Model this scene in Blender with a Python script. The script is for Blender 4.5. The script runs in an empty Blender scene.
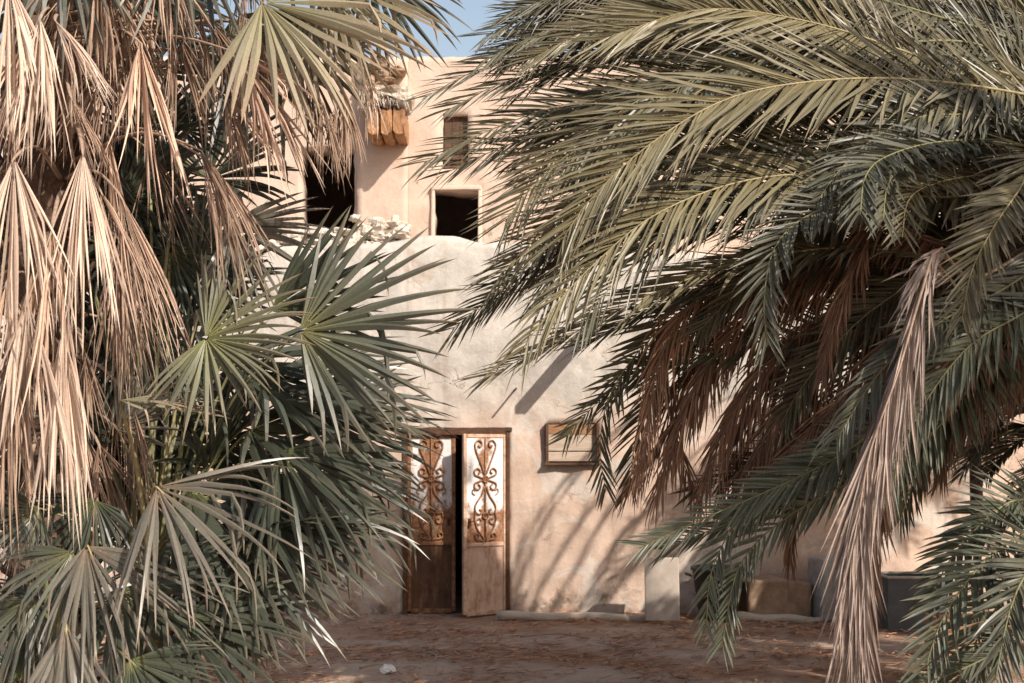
import bpy, math, random
from mathutils import Vector as V, noise as NZ
random.seed(7)
R = math.radians
SC = bpy.context.scene
COL = SC.collection

# ------------------------------------------------------------------ camera, sky, sun, exposure
CAM_D, CAM_H, FPX, HOR = 13.4, 1.9, 1138.0, 452.0
cam = bpy.data.cameras.new('camera')
cam.sensor_width = 36.0
cam.lens = FPX / 1024 * 36.0
cam.shift_y = (HOR - 341.5) / 1024
cam.clip_end = 800
cam.dof.use_dof = True
cam.dof.focus_distance = 7.6
cam.dof.aperture_fstop = 2.6
co = bpy.data.objects.new('camera', cam)
co.location = (0, -CAM_D, CAM_H)
co.rotation_euler = (R(90), 0, 0)
COL.objects.link(co)
SC.camera = co

SUN = V((0.52, -0.60, 0.60)).normalized()
w = bpy.data.worlds.new('World'); SC.world = w; w.use_nodes = True
nt = w.node_tree
bg = nt.nodes['Background']
sky = nt.nodes.new('ShaderNodeTexSky'); sky.sky_type = 'NISHITA'
sky.sun_disc = False
sky.sun_elevation = math.asin(SUN.z)
sky.sun_rotation = math.atan2(SUN.x, SUN.y)
sky.dust_density = 3.0; sky.ozone_density = 0.7
nt.links.new(sky.outputs[0], bg.inputs[0])
bg.inputs[1].default_value = 0.10
# pale haze bank low in the sky beyond the house
hb = nt.nodes.new('ShaderNodeBackground'); hb.inputs[0].default_value = (.40, .50, .60, 1); hb.inputs[1].default_value = 1.0
tc = nt.nodes.new('ShaderNodeTexCoord'); sp_ = nt.nodes.new('ShaderNodeSeparateXYZ'); nt.links.new(tc.outputs['Generated'], sp_.inputs[0])
def mrange(sock, a, b):
    x = nt.nodes.new('ShaderNodeMapRange'); x.inputs['From Min'].default_value = a; x.inputs['From Max'].default_value = b
    nt.links.new(sock, x.inputs['Value']); return x.outputs['Result']
mm_ = nt.nodes.new('ShaderNodeMath'); mm_.operation = 'MULTIPLY'
nt.links.new(mrange(sp_.outputs[2], .62, .25), mm_.inputs[0]); nt.links.new(mrange(sp_.outputs[1], .2, .8), mm_.inputs[1])
mxs = nt.nodes.new('ShaderNodeMixShader'); nt.links.new(mm_.outputs[0], mxs.inputs[0])
nt.links.new(bg.outputs[0], mxs.inputs[1]); nt.links.new(hb.outputs[0], mxs.inputs[2])
nt.links.new(mxs.outputs[0], nt.nodes['World Output'].inputs['Surface'])
sl = bpy.data.lights.new('sun', 'SUN'); sl.energy = 4.2; sl.angle = R(0.6); sl.color = (1, .92, .83)
so = bpy.data.objects.new('sun', sl); COL.objects.link(so)
so.rotation_euler = (-SUN).to_track_quat('-Z', 'Y').to_euler()
so.location = SUN * 30
SC.view_settings.view_transform = 'Standard'
SC.view_settings.look = 'None'
SC.view_settings.exposure = 0.50
SC.view_settings.gamma = 1
SC.cycles.max_bounces = 6
SC.cycles.transparent_max_bounces = 4

# ------------------------------------------------------------------ helpers
def P(px, py, d):
    """world point seen at photo pixel (px, py) standing d metres in front of the camera"""
    return V(((px - 512) / FPX * d, d - CAM_D, CAM_H + (HOR - py) / FPX * d))

def rnd(a, b): return random.uniform(a, b)

class MB:
    def __init__(s): s.v = []; s.f = []; s.uv = []; s.mi = []
    def vert(s, p, uv=(0, 0)):
        s.v.append(tuple(p)); s.uv.append(uv); return len(s.v) - 1
    def face(s, *i, m=0): s.f.append(i); s.mi.append(m)
    def strip(s, rows, m=0):
        for a, b in zip(rows[:-1], rows[1:]):
            for k in range(len(a) - 1): s.face(a[k], a[k+1], b[k+1], b[k], m=m)
    def tube(s, pts, rad, n=6, flat=1.0, caps=True, up=V((0, 0, 1)), uvr=None):
        rows = []
        L = len(pts)
        rr = rnd(0, 1) if uvr is None else uvr
        for i, p in enumerate(pts):
            t = (pts[min(i+1, L-1)] - pts[max(i-1, 0)]).normalized()
            a = t.cross(up)
            if a.length < 1e-3: a = t.cross(V((1, 0, 0)))
            a.normalize(); b = t.cross(a)
            r = rad(i / (L-1)) if callable(rad) else rad
            rows.append([s.vert(p + a*(r*math.cos(6.2832*k/n)) + b*(r*flat*math.sin(6.2832*k/n)), (i/(L-1), rr)) for k in range(n)])
        for a, b in zip(rows[:-1], rows[1:]):
            for k in range(n): s.face(a[k], a[(k+1) % n], b[(k+1) % n], b[k])
        if caps: s.face(*reversed(rows[0])); s.face(*rows[-1])
    def box(s, c, size, rot=None, jit=0.0, m=0):
        c = V(c); hx, hy, hz = (q/2 for q in size)
        ids = []
        for x in (-hx, hx):
            for y in (-hy, hy):
                for z in (-hz, hz):
                    p = V((x, y, z)) + V((rnd(-jit, jit), rnd(-jit, jit), rnd(-jit, jit)))
                    if rot is not None: p = rot @ p
                    ids.append(s.vert(c + p, (0, 0)))
        a = ids
        for q in ((0,1,3,2), (4,6,7,5), (0,4,5,1), (2,3,7,6), (0,2,6,4), (1,5,7,3)): s.face(*[a[k] for k in q], m=m)
    def build(s, name, mat, parent=None, smooth=False, bevel=0):
        off = wloc(parent)
        me = bpy.data.meshes.new(name)
        me.from_pydata([(x-off.x, y-off.y, z-off.z) for x, y, z in s.v], [], s.f)
        uvl = me.uv_layers.new(name='UVMap')
        idx = [0]*len(me.loops); me.loops.foreach_get('vertex_index', idx)
        flat = []
        for i in idx: flat += s.uv[i]
        uvl.data.foreach_set('uv', flat)
        for mm in (mat if isinstance(mat, (list, tuple)) else [mat]): me.materials.append(mm)
        if any(s.mi): me.polygons.foreach_set('material_index', s.mi)
        if smooth: me.polygons.foreach_set('use_smooth', [True]*len(me.polygons))
        o = bpy.data.objects.new(name, me); COL.objects.link(o)
        if parent: o.parent = parent
        if bevel:
            b = o.modifiers.new('bevel', 'BEVEL'); b.width = bevel; b.segments = 2; b.limit_method = 'ANGLE'
        return o

def wloc(o):
    p = V((0, 0, 0))
    while o is not None: p = p + o.location; o = o.parent
    return p

def tag(o, label=None, cat=None, group=None, kind=None):
    for k, x in (('label', label), ('category', cat), ('group', group), ('kind', kind)):
        if x: o[k] = x
    return o

def thing(name, loc, label, cat, group=None):
    o = bpy.data.objects.new(name, None); COL.objects.link(o); o.location = loc
    o.empty_display_size = .2
    return tag(o, label, cat, group)

def centre_origin(o):
    """put the origin of a single-mesh thing at its own base"""
    me = o.data
    c = sum((v.co for v in me.vertices), V()) / len(me.vertices)
    c.z = min(v.co.z for v in me.vertices)
    for v in me.vertices: v.co -= c
    o.location = c
    return o

def spline(pts, n):
    """Catmull-Rom through pts, resampled to n+1 points"""
    if len(pts) == 2: return [pts[0].lerp(pts[1], i/n) for i in range(n+1)]
    q = [pts[0]*2 - pts[1]] + list(pts) + [pts[-1]*2 - pts[-2]]
    dense = []
    for i in range(1, len(q)-2):
        for k in range(12):
            t = k/12
            a, b, c, d = q[i-1], q[i], q[i+1], q[i+2]
            dense.append(.5*((2*b) + (c-a)*t + (2*a-5*b+4*c-d)*t*t + (3*b-a-3*c+d)*t**3))
    dense.append(q[-2])
    cum = [0]
    for a, b in zip(dense[:-1], dense[1:]): cum.append(cum[-1] + (b-a).length)
    out = []; j = 0
    for i in range(n+1):
        s = cum[-1]*i/n
        while j < len(cum)-2 and cum[j+1] < s: j += 1
        t = (s-cum[j])/max(1e-9, cum[j+1]-cum[j])
        out.append(dense[j].lerp(dense[j+1], min(1, t)))
    return out

# ------------------------------------------------------------------ materials
class NM:
    """small wrapper round a node tree"""
    def __init__(s, name, rough=.8, spec=.3):
        s.m = bpy.data.materials.new(name); s.m.use_nodes = True
        s.t = s.m.node_tree; s.b = s.t.nodes['Principled BSDF']
        s.b.inputs['Roughness'].default_value = rough
        s.b.inputs['Specular IOR Level'].default_value = spec
        s.out = s.t.nodes['Material Output']
    def n(s, typ, **kw):
        x = s.t.nodes.new(typ)
        for k, val in kw.items(): setattr(x, k, val)
        return x
    def l(s, a, b): s.t.links.new(a, b)
    def coord(s): return s.n('ShaderNodeTexCoord').outputs['Object']
    def pos(s): return s.n('ShaderNodeNewGeometry').outputs['Position']
    def noise(s, vec, scale, detail=6, rough=.6, sc3=None, dist=0):
        if sc3 is not None:
            mp = s.n('ShaderNodeMapping'); mp.inputs['Scale'].default_value = sc3
            s.l(vec, mp.inputs['Vector']); vec = mp.outputs['Vector']
        x = s.n('ShaderNodeTexNoise'); x.inputs['Scale'].default_value = scale
        x.inputs['Detail'].default_value = detail; x.inputs['Roughness'].default_value = rough
        x.inputs['Distortion'].default_value = dist
        s.l(vec, x.inputs['Vector']); return x.outputs['Fac']
    def ramp(s, fac, stops):
        x = s.n('ShaderNodeValToRGB'); e = x.color_ramp.elements
        while len(e) < len(stops): e.new(.5)
        for k, (p, c) in enumerate(stops):
            e[k].position = p; e[k].color = (*c, 1) if not isinstance(c, (int, float)) else (c, c, c, 1)
        s.l(fac, x.inputs['Fac']); return x.outputs['Color']
    def mix(s, fac, a, b, typ='MIX'):
        x = s.n('ShaderNodeMix'); x.data_type = 'RGBA'; x.blend_type = typ
        for sock, val in ((x.inputs['Factor'], fac), (x.inputs['A'], a), (x.inputs['B'], b)):
            pass
        f = [i for i in x.inputs if i.identifier == 'Factor_Float'][0]
        A = [i for i in x.inputs if i.identifier == 'A_Color'][0]
        B = [i for i in x.inputs if i.identifier == 'B_Color'][0]
        for sock, val in ((f, fac), (A, a), (B, b)):
            if isinstance(val, (int, float)): sock.default_value = val
            elif isinstance(val, tuple): sock.default_value = (*val, 1)
            else: s.l(val, sock)
        return [o for o in x.outputs if o.identifier == 'Result_Color'][0]
    def math(s, op, a, b=None):
        x = s.n('ShaderNodeMath', operation=op)
        for sock, val in ((x.inputs[0], a), (x.inputs[1], b)):
            if val is None: continue
            if isinstance(val, (int, float)): sock.default_value = val
            else: s.l(val, sock)
        return x.outputs[0]
    def bump(s, fac, strength=.5, dist=.02):
        x = s.n('ShaderNodeBump'); x.inputs['Strength'].default_value = strength
        x.inputs['Distance'].default_value = dist
        s.l(fac, x.inputs['Height']); s.l(x.outputs['Normal'], s.b.inputs['Normal'])
    def base(s, c):
        if isinstance(c, tuple): s.b.inputs['Base Color'].default_value = (*c, 1)
        else: s.l(c, s.b.inputs['Base Color'])

def leaf_mat(name, stops, var=.35, rough=.5, trans=.25, spec=.35, fibre=.25):
    """blade colour runs from base to tip (u); v is a random number per blade"""
    k = NM(name, rough, spec)
    uv = k.n('ShaderNodeSeparateXYZ'); k.l(k.n('ShaderNodeTexCoord').outputs['UV'], uv.inputs[0])
    c = k.ramp(uv.outputs[0], stops)
    oi = k.n('ShaderNodeObjectInfo').outputs['Random']
    bright = k.math('ADD', k.math('MULTIPLY', uv.outputs[1], var*1.3), 1-var*.65)
    bright2 = k.math('ADD', k.math('MULTIPLY', oi, var*.7), 1-var*.35)
    f = k.noise(k.pos(), 60, 2, .6)
    f2 = k.math('ADD', k.math('MULTIPLY', f, fibre*2), 1-fibre)
    tot = k.math('MULTIPLY', k.math('MULTIPLY', bright, bright2), f2)
    cmb = k.n('ShaderNodeCombineXYZ')
    for i in range(3): k.l(tot, cmb.inputs[i])
    c = k.mix(1.0, c, cmb.outputs[0], 'MULTIPLY')
    k.base(c)
    tr = k.n('ShaderNodeBsdfTranslucent'); k.l(c, tr.inputs['Color'])
    ms = k.n('ShaderNodeMixShader'); ms.inputs[0].default_value = trans
    k.l(k.b.outputs[0], ms.inputs[1]); k.l(tr.outputs[0], ms.inputs[2]); k.l(ms.outputs[0], k.out.inputs['Surface'])
    return k.m

M = {}
M['fan_green'] = leaf_mat('fan leaf green', [(0, (.21, .20, .08)), (.22, (.12, .125, .078)), (.6, (.10, .105, .083)), (.93, (.16, .14, .10)), (1, (.30, .23, .15))], rough=.34, spec=.5)
M['fan_dark'] = leaf_mat('fan leaf blue green', [(0, (.16, .18, .06)), (.2, (.074, .083, .055)), (.7, (.066, .075, .056)), (1, (.16, .14, .10))], rough=.34, spec=.5)
M['fan_pale'] = leaf_mat('fan leaf dusty', [(0, (.22, .16, .115)), (.25, (.145, .132, .105)), (.75, (.17, .153, .122)), (1, (.30, .23, .17))], rough=.34, spec=.5)
M['fan_olive'] = leaf_mat('fan leaf olive', [(0, (.20, .20, .07)), (.25, (.155, .155, .085)), (.7, (.135, .13, .09)), (1, (.24, .19, .12))], rough=.42)
M['fan_yellow'] = leaf_mat('fan leaf drying', [(0, (.27, .25, .13)), (.4, (.31, .275, .18)), (.8, (.36, .29, .20)), (1, (.42, .30, .19))], rough=.5)
M['fan_dead'] = leaf_mat('dead fan leaf', [(0, (.40, .265, .18)), (.3, (.46, .305, .215)), (.7, (.52, .36, .265)), (1, (.58, .44, .345))], var=.75, rough=.65, trans=.18, spec=.25)
M['fan_dead_pale'] = leaf_mat('dead fan leaf bleached', [(0, (.54, .42, .335)), (.5, (.60, .45, .35)), (1, (.64, .52, .42))], var=.45, rough=.65, trans=.18, spec=.25)
M['fan_dead_dark'] = leaf_mat('dead fan leaf old brown', [(0, (.20, .125, .085)), (.4, (.25, .16, .11)), (1, (.34, .24, .175))], var=.6, rough=.7, trans=.12, spec=.2)
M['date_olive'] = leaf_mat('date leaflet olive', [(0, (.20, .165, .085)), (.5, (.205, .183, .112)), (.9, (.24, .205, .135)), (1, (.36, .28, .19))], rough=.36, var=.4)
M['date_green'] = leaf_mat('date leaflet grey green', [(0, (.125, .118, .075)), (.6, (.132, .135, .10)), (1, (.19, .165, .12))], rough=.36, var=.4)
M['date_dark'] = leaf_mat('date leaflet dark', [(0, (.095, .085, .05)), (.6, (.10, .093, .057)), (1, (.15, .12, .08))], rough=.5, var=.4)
M['date_fresh'] = leaf_mat('date leaflet fresh', [(0, (.125, .13, .08)), (.6, (.125, .138, .098)), (1, (.18, .165, .115))], rough=.4, var=.35)
M['date_dead'] = leaf_mat('dead date leaflet brown', [(0, (.20, .115, .075)), (.5, (.24, .14, .09)), (1, (.30, .18, .12))], var=.5, rough=.7, trans=.12, spec=.2)
M['date_grey'] = leaf_mat('dead date leaflet bleached', [(0, (.29, .22, .18)), (.5, (.32, .25, .21)), (1, (.36, .29, .245))], var=.45, rough=.7, trans=.12, spec=.2)
def stalk_mat(name, c):
    k = NM(name, .55, .35)
    f = k.noise(k.pos(), 25, 4, .7)
    k.base(k.ramp(f, [(.3, tuple(x*.7 for x in c)), (.7, tuple(x*1.2 for x in c))])); return k.m
M['stalk_green'] = stalk_mat('stalk green', (.20, .19, .09))
M['stalk_yellow'] = stalk_mat('stalk yellow', (.33, .27, .14))
M['stalk_dead'] = stalk_mat('stalk dry', (.36, .25, .18))
M['stalk_brown'] = stalk_mat('stalk brown', (.20, .12, .08))

def plaster(name, kind):
    k = NM(name, .92, .15)
    p = k.pos()
    sep = k.n('ShaderNodeSeparateXYZ'); k.l(p, sep.inputs[0])
    big = k.noise(p, .9, 5, .6); mid = k.noise(p, 4.5, 8, .65); fine = k.noise(p, 42, 8, .7)
    grey = k.ramp(mid, [(.3, (.47, .425, .37)), (.7, (.60, .555, .495))])
    pink = k.ramp(mid, [(.28, (.53, .385, .295)), (.72, (.67, .51, .41))])
    if kind == 'lower':
        h = k.math('ADD', sep.outputs[2], k.math('MULTIPLY', k.math('SUBTRACT', big, .5), 1.6))
        c = k.mix(k.ramp(k.math('MULTIPLY', h, .2), [(.42, 0), (.56, 1)]), pink, grey)
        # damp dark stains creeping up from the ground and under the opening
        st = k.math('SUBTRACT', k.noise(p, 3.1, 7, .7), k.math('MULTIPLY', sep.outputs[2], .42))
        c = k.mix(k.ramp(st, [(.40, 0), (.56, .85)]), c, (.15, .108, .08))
        pt = k.ramp(k.noise(p, 1.7, 5, .6, dist=1.2), [(.52, 0), (.58, .75)])
        c = k.mix(pt, c, (.64, .575, .50))
        pt2 = k.ramp(k.noise(p, 2.3, 6, .65, dist=.8), [(.60, 0), (.66, .45)])
        c = k.mix(pt2, c, (.42, .31, .235))
        # vertical water runs
        run = k.noise(p, 1, 5, .6, sc3=(7, 1, .5))
        c = k.mix(k.ramp(run, [(.54, 0), (.74, .5)]), c, (.33, .25, .19))
    else:
        c = k.mix(k.ramp(big, [(.35, 0), (.65, .5)]), pink, (.66, .52, .425))
        ch = k.ramp(k.noise(p, 2.6, 6, .6), [(.66, 0), (.69, 1)])
        c = k.mix(ch, c, (.36, .23, .15))
        run = k.noise(p, 1, 5, .6, sc3=(6, 1, .6))
        c = k.mix(k.ramp(run, [(.56, 0), (.8, .4)]), c, (.45, .32, .23))
    cr = k.n('ShaderNodeTexVoronoi', feature='DISTANCE_TO_EDGE'); cr.inputs['Scale'].default_value = 1.1
    wv = k.n('ShaderNodeVectorMath', operation='ADD'); k.l(p, wv.inputs[0])
    nn = k.n('ShaderNodeTexNoise'); nn.inputs['Scale'].default_value = 3; nn.inputs['Detail'].default_value = 5; k.l(p, nn.inputs['Vector'])
    k.l(nn.outputs['Color'], wv.inputs[1]); k.l(wv.outputs[0], cr.inputs['Vector'])
    ck = k.ramp(cr.outputs['Distance'], [(.0, .7), (.006, 0)])
    gate = k.ramp(k.noise(p, .8, 2, .5), [(.5, 0), (.6, 1)])
    ckf = k.math('MULTIPLY', ck, gate)
    c = k.mix(ckf, c, (.22, .16, .12))
    c = k.mix(.22, c, k.ramp(fine, [(.3, .45), (.7, 1)]), 'MULTIPLY')
    k.base(c)
    hgt = k.math('ADD', k.math('ADD', k.math('MULTIPLY', mid, 1.0), k.math('MULTIPLY', fine, .12)), k.math('MULTIPLY', ckf, -.8))
    k.bump(hgt, .5, .035)
    return k.m
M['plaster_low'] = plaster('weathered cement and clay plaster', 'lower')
M['plaster_up'] = plaster('pink clay plaster', 'upper')

def simple(name, stops, scale=8, rough=.85, bump=.3, sc3=None, spec=.25, dist=.015, metal=0):
    k = NM(name, rough, spec); k.b.inputs['Metallic'].default_value = metal
    f = k.noise(k.pos(), scale, 8, .65, sc3=sc3)
    k.base(k.ramp(f, stops)); k.bump(f, bump, dist); return k.m
M['dark'] = simple('dark brown room plaster', [(.3, (.22, .15, .115)), (.7, (.32, .23, .18))])  # dark brown base colour for the rooms behind the openings
M['trim'] = simple('whitewashed window trim', [(.3, (.56, .43, .34)), (.7, (.70, .56, .46))], 9)
M['rubble'] = simple('chalky rubble', [(.3, (.40, .32, .25)), (.5, (.66, .58, .49)), (.7, (.78, .71, .62))], 14, bump=.9, dist=.04)
M['palm_log'] = simple('fibrous palm wood', [(.3, (.15, .075, .04)), (.5, (.36, .185, .09)), (.7, (.50, .29, .155))], 12, sc3=(2.2, 2, 1), bump=.8)
M['log_end'] = simple('charred log end', [(.3, (.05, .035, .03)), (.7, (.18, .11, .08))], 20)
M['thatch'] = simple('bleached fibre and mortar', [(.3, (.36, .29, .22)), (.55, (.62, .54, .44)), (.75, (.75, .68, .58))], 22, sc3=(1, 1, .35), bump=1, dist=.04)
M['old_wood'] = simple('weathered grey board', [(.3, (.40, .31, .235)), (.7, (.56, .45, .355))], 6, sc3=(1, 4, 9))
M['brown_wood'] = simple('brown board', [(.3, (.24, .12, .06)), (.7, (.42, .24, .13))], 6, sc3=(1, 4, 9))
M['dark_wood'] = simple('dark worn wood', [(.3, (.055, .03, .02)), (.7, (.15, .085, .055))], 8)
M['concrete'] = simple('pale concrete', [(.3, (.38, .315, .255)), (.5, (.45, .38, .32)), (.7, (.54, .46, .39))], 5)
M['concrete_low'] = simple('grey concrete', [(.3, (.27, .26, .24)), (.7, (.45, .42, .38))], 9)
M['stone'] = simple('brown sandstone', [(.3, (.22, .14, .09)), (.7, (.42, .29, .20))], 7, bump=.7)
M['bin'] = simple('black plastic', [(.3, (.018, .018, .02)), (.7, (.04, .038, .036))], 6, rough=.5, spec=.4)
M['steel'] = simple('dull galvanised sheet', [(.3, (.075, .08, .085)), (.7, (.14, .14, .145))], 5, rough=.6, bump=.1)
M['pipe'] = simple('sun bleached pole', [(.3, (.42, .34, .26)), (.7, (.62, .53, .43))], 5, sc3=(1, 5, 5))
M['trash'] = simple('white scrap', [(.3, (.7, .7, .7)), (.7, (.82, .82, .82))], 20)
M['litter'] = leaf_mat('dry leaf scraps', [(0, (.50, .26, .145)), (.5, (.36, .18, .10)), (1, (.58, .41, .29))], var=.9, rough=.8, trans=.05, spec=.15)
M['trunk'] = simple('palm trunk fibre', [(.3, (.05, .032, .022)), (.6, (.16, .10, .07)), (.8, (.25, .17, .12))], 12, sc3=(1, 1, .6), bump=1, dist=.04)

def door_mat(name, z_split, right):
    """old white paint over rusty sheet steel"""
    k = NM(name, .7, .3)
    p = k.coord(); sep = k.n('ShaderNodeSeparateXYZ'); k.l(p, sep.inputs[0])
    z = sep.outputs[2]; x = sep.outputs[0]
    n1 = k.noise(p, 5, 8, .68, sc3=(1.3, 1, .8)); n2 = k.noise(p, 26, 6, .7)
    rust = k.ramp(n2, [(.25, (.085, .034, .016)), (.45, (.25, .115, .055)), (.75, (.46, .26, .15))])
    paint = k.ramp(n1, [(.3, (.68, .62, .58)), (.7, (.80, .77, .75))])
    # rust gathers round the ironwork in the middle and along the bottom of the panel
    cx = k.math('ABSOLUTE', k.math('SUBTRACT', x, .28))
    cen = k.math('MULTIPLY', cx, 2.2)
    low = k.math('MULTIPLY', k.math('SUBTRACT', z, z_split), .75)
    d = k.math('MINIMUM', k.math('ADD', cen, .02), k.math('SUBTRACT', low, .06)) if not right else k.math('MINIMUM', k.math('ADD', cen, .17), k.math('ADD', low, .03))
    d = k.math('ADD', d, k.math('MULTIPLY', k.math('SUBTRACT', n1, .5), 1.5))
    up = k.mix(k.ramp(d, [(.17, 0), (.36, 1)]), rust, paint)
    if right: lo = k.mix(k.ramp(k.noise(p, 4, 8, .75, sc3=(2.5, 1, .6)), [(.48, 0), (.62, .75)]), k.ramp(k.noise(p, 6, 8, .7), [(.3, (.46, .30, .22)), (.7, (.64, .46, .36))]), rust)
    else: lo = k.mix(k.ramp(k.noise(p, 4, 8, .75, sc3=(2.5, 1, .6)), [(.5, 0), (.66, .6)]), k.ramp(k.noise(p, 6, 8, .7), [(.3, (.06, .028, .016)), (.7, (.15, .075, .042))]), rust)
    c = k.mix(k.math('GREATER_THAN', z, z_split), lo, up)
    k.base(c); k.bump(n2, .3, .006); return k.m
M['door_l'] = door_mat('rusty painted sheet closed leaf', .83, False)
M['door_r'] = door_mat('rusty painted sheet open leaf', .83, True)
M['rust'] = simple('flaking rust', [(.3, (.10, .038, .018)), (.5, (.27, .125, .06)), (.75, (.46, .26, .15))], 18, rough=.8)
M['rust_pale'] = simple('rust on pale frame', [(.3, (.34, .18, .10)), (.5, (.56, .37, .26)), (.75, (.70, .53, .41))], 12, rough=.75)
M['rust_dark'] = simple('dark rust', [(.3, (.06, .028, .016)), (.7, (.16, .075, .04))], 15)

def ground_mat():
    k = NM('sandy earth with leaf litter', .95, .15)
    p = k.pos()
    big = k.noise(p, .55, 6, .6, sc3=(.7, 1.3, 1)); mid = k.noise(p, 3.2, 8, .7, sc3=(.8, 1.6, 1)); fine = k.noise(p, 34, 8, .75)
    sand = k.ramp(mid, [(.3, (.46, .36, .28)), (.7, (.64, .53, .44))])
    red = k.ramp(mid, [(.3, (.31, .18, .115)), (.7, (.50, .32, .22))])
    c = k.mix(k.ramp(k.math('ADD', k.math('MULTIPLY', big, .6), k.math('MULTIPLY', mid, .4)), [(.44, 0), (.56, 1)]), sand, red)
    c = k.mix(.4, c, k.ramp(fine, [(.3, .3), (.7, 1)]), 'MULTIPLY')
    k.base(c)
    k.bump(k.math('ADD', mid, k.math('MULTIPLY', fine, .5)), .8, .04); return k.m
M['ground'] = ground_mat()

# ------------------------------------------------------------------ ground
def hz(x, y):
    return .035*NZ.noise(V((x*.8, y*.8, 3))) + .02*NZ.noise(V((x*2.3, y*2.3, 9))) - .01
def axis(fine0, fine1, step, far):
    a = []; q = fine0
    while q < fine1: a.append(q); q += step
    a.append(fine1)
    g = step; lo = fine0; hi = fine1; L = []; H = []
    while lo > -far: g *= 1.6; lo -= g; L.append(lo)
    g = step
    while hi < far: g *= 1.6; hi += g; H.append(hi)
    return L[::-1] + a + H
gm = MB(); xs = axis(-6, 7, .11, 300); ys = axis(-6, .6, .11, 300)
rows = [[gm.vert((x, y, hz(x, y) if abs(x) < 8 and -7 < y < 1 else -.01)) for x in xs] for y in ys]
gm.strip(rows)
tag(gm.build('ground', M['ground'], smooth=True), kind='structure')

# ------------------------------------------------------------------ house
house = thing('house', (0, 0, 0), 'old two storey mud plaster house with rusty double door and dark upper window', 'house')
def lines(a, b, step, extra):
    n = max(1, round((b-a)/step)); s = [a + (b-a)*i/n for i in range(n+1)]
    s = [q for q in s if all(abs(q-e) > step*.45 for e in extra)] + [e for e in extra if a <= e <= b]
    return sorted(set(s))
def wall(name, x0, x1, z0, z1, top, holes, y, thick, mat, amp=.03, step=.07, seed=0, rag=.018, lean=None):
    xs = lines(x0, x1, step, [h[0] for h in holes] + [h[1] for h in holes])
    zs = lines(z0, z1, step, [h[2] for h in holes] + [h[3] for h in holes])
    m = MB(); ids = {}
    def vid(i, j):
        if (i, j) not in ids:
            x, z = xs[i], zs[j]
            tz = top(x)
            hmax = max([h[3] for h in holes], default=z0)
            zz = z if z <= hmax else hmax + (z-hmax)*(tz-hmax)/(z1-hmax)
            e = any(h[0]-1e-6 <= x <= h[1]+1e-6 and h[2]-1e-6 <= z <= h[3]+1e-6 for h in holes)
            jx = rag*NZ.noise(V((x*6, z*6, 5+seed))) if e else 0
            jz = rag*NZ.noise(V((x*6, z*6, 25+seed))) if e else 0
            dy = amp*NZ.noise(V((x*1.1, z*1.1, seed))) + amp*.5*NZ.noise(V((x*3.5, z*3.5, seed+7))) + amp*.2*NZ.noise(V((x*9, z*9, seed+9)))
            if lean: dy += lean(x, zz)
            ids[(i, j)] = m.vert((x+jx, y+dy, zz+jz))
        return ids[(i, j)]
    for i in range(len(xs)-1):
        for j in range(len(zs)-1):
            cx, cz = (xs[i]+xs[i+1])/2, (zs[j]+zs[j+1])/2
            if any(h[0] < cx < h[1] and h[2] < cz < h[3] for h in holes): continue
            m.face(vid(i, j), vid(i+1, j), vid(i+1, j+1), vid(i, j+1))
    o = m.build(name, mat, house, smooth=True)
    s = o.modifiers.new('thick', 'SOLIDIFY'); s.thickness = thick; s.offset = -1; s.use_rim = True
    return o
DX0, DX1, DZ = -1.27, -.04, 2.14
WX0, WX1, WZ0, WZ1 = .40, 1.02, 1.76, 2.23
def low_top(x): return 4.36 + .05*NZ.noise(V((x*1.3, 2, 2))) + .035*NZ.noise(V((x*4, 1, 0))) + (.10*math.exp(-((x+.85)/.45)**2)) - (.12 if x > 0.2 else 0)*min(1, max(0, x-.2))
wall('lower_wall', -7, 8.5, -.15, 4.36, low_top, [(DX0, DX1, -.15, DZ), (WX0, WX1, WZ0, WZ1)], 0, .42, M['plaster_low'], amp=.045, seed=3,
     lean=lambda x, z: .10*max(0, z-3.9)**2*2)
YU = 1.0
UW = (-.99, -.42, 4.2, 5.22); UN = (-.87, -.56, 5.48, 6.18); UL = (-2.67, -1.99, 4.3, 5.75)
wall('upper_wall', -7, 8.5, 3.9, 6.9, lambda x: 6.9 + .03*NZ.noise(V((x*2, 0, 4))) + .02*NZ.noise(V((x*7, 0, 4))), [UW, UN, UL], YU, .40, M['plaster_up'], amp=.035, seed=11)
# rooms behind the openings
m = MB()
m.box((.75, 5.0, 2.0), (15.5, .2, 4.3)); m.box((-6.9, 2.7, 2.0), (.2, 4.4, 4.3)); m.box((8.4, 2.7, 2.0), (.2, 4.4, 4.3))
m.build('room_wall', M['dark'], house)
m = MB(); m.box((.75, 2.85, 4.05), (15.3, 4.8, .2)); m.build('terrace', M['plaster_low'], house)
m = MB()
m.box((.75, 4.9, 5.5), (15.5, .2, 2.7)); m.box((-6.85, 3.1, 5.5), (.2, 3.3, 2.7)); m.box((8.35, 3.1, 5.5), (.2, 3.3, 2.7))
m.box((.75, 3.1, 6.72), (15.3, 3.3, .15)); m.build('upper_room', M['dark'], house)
# pilaster at the left part of the upper wall
m = MB(); n = 12
pl = wall('pilaster', -1.95, -1.31, 4.2, 6.86, lambda x: 6.86 + .02*NZ.noise(V((x*7, 0, 4))), [], YU-.09, .085, M['plaster_up'], amp=.02, seed=21)
# upper window frame
wf = MB()
wf.box((-1.003, YU+.0, 4.75), (.045, .10, .96), jit=.008); wf.box((-.407, YU+.0, 4.75), (.045, .10, .96), jit=.008); wf.box((-.705, YU-.002, 5.235), (.64, .11, .05), jit=.008)
wf.build('window_frame', M['trim'], house, bevel=.012)
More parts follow.
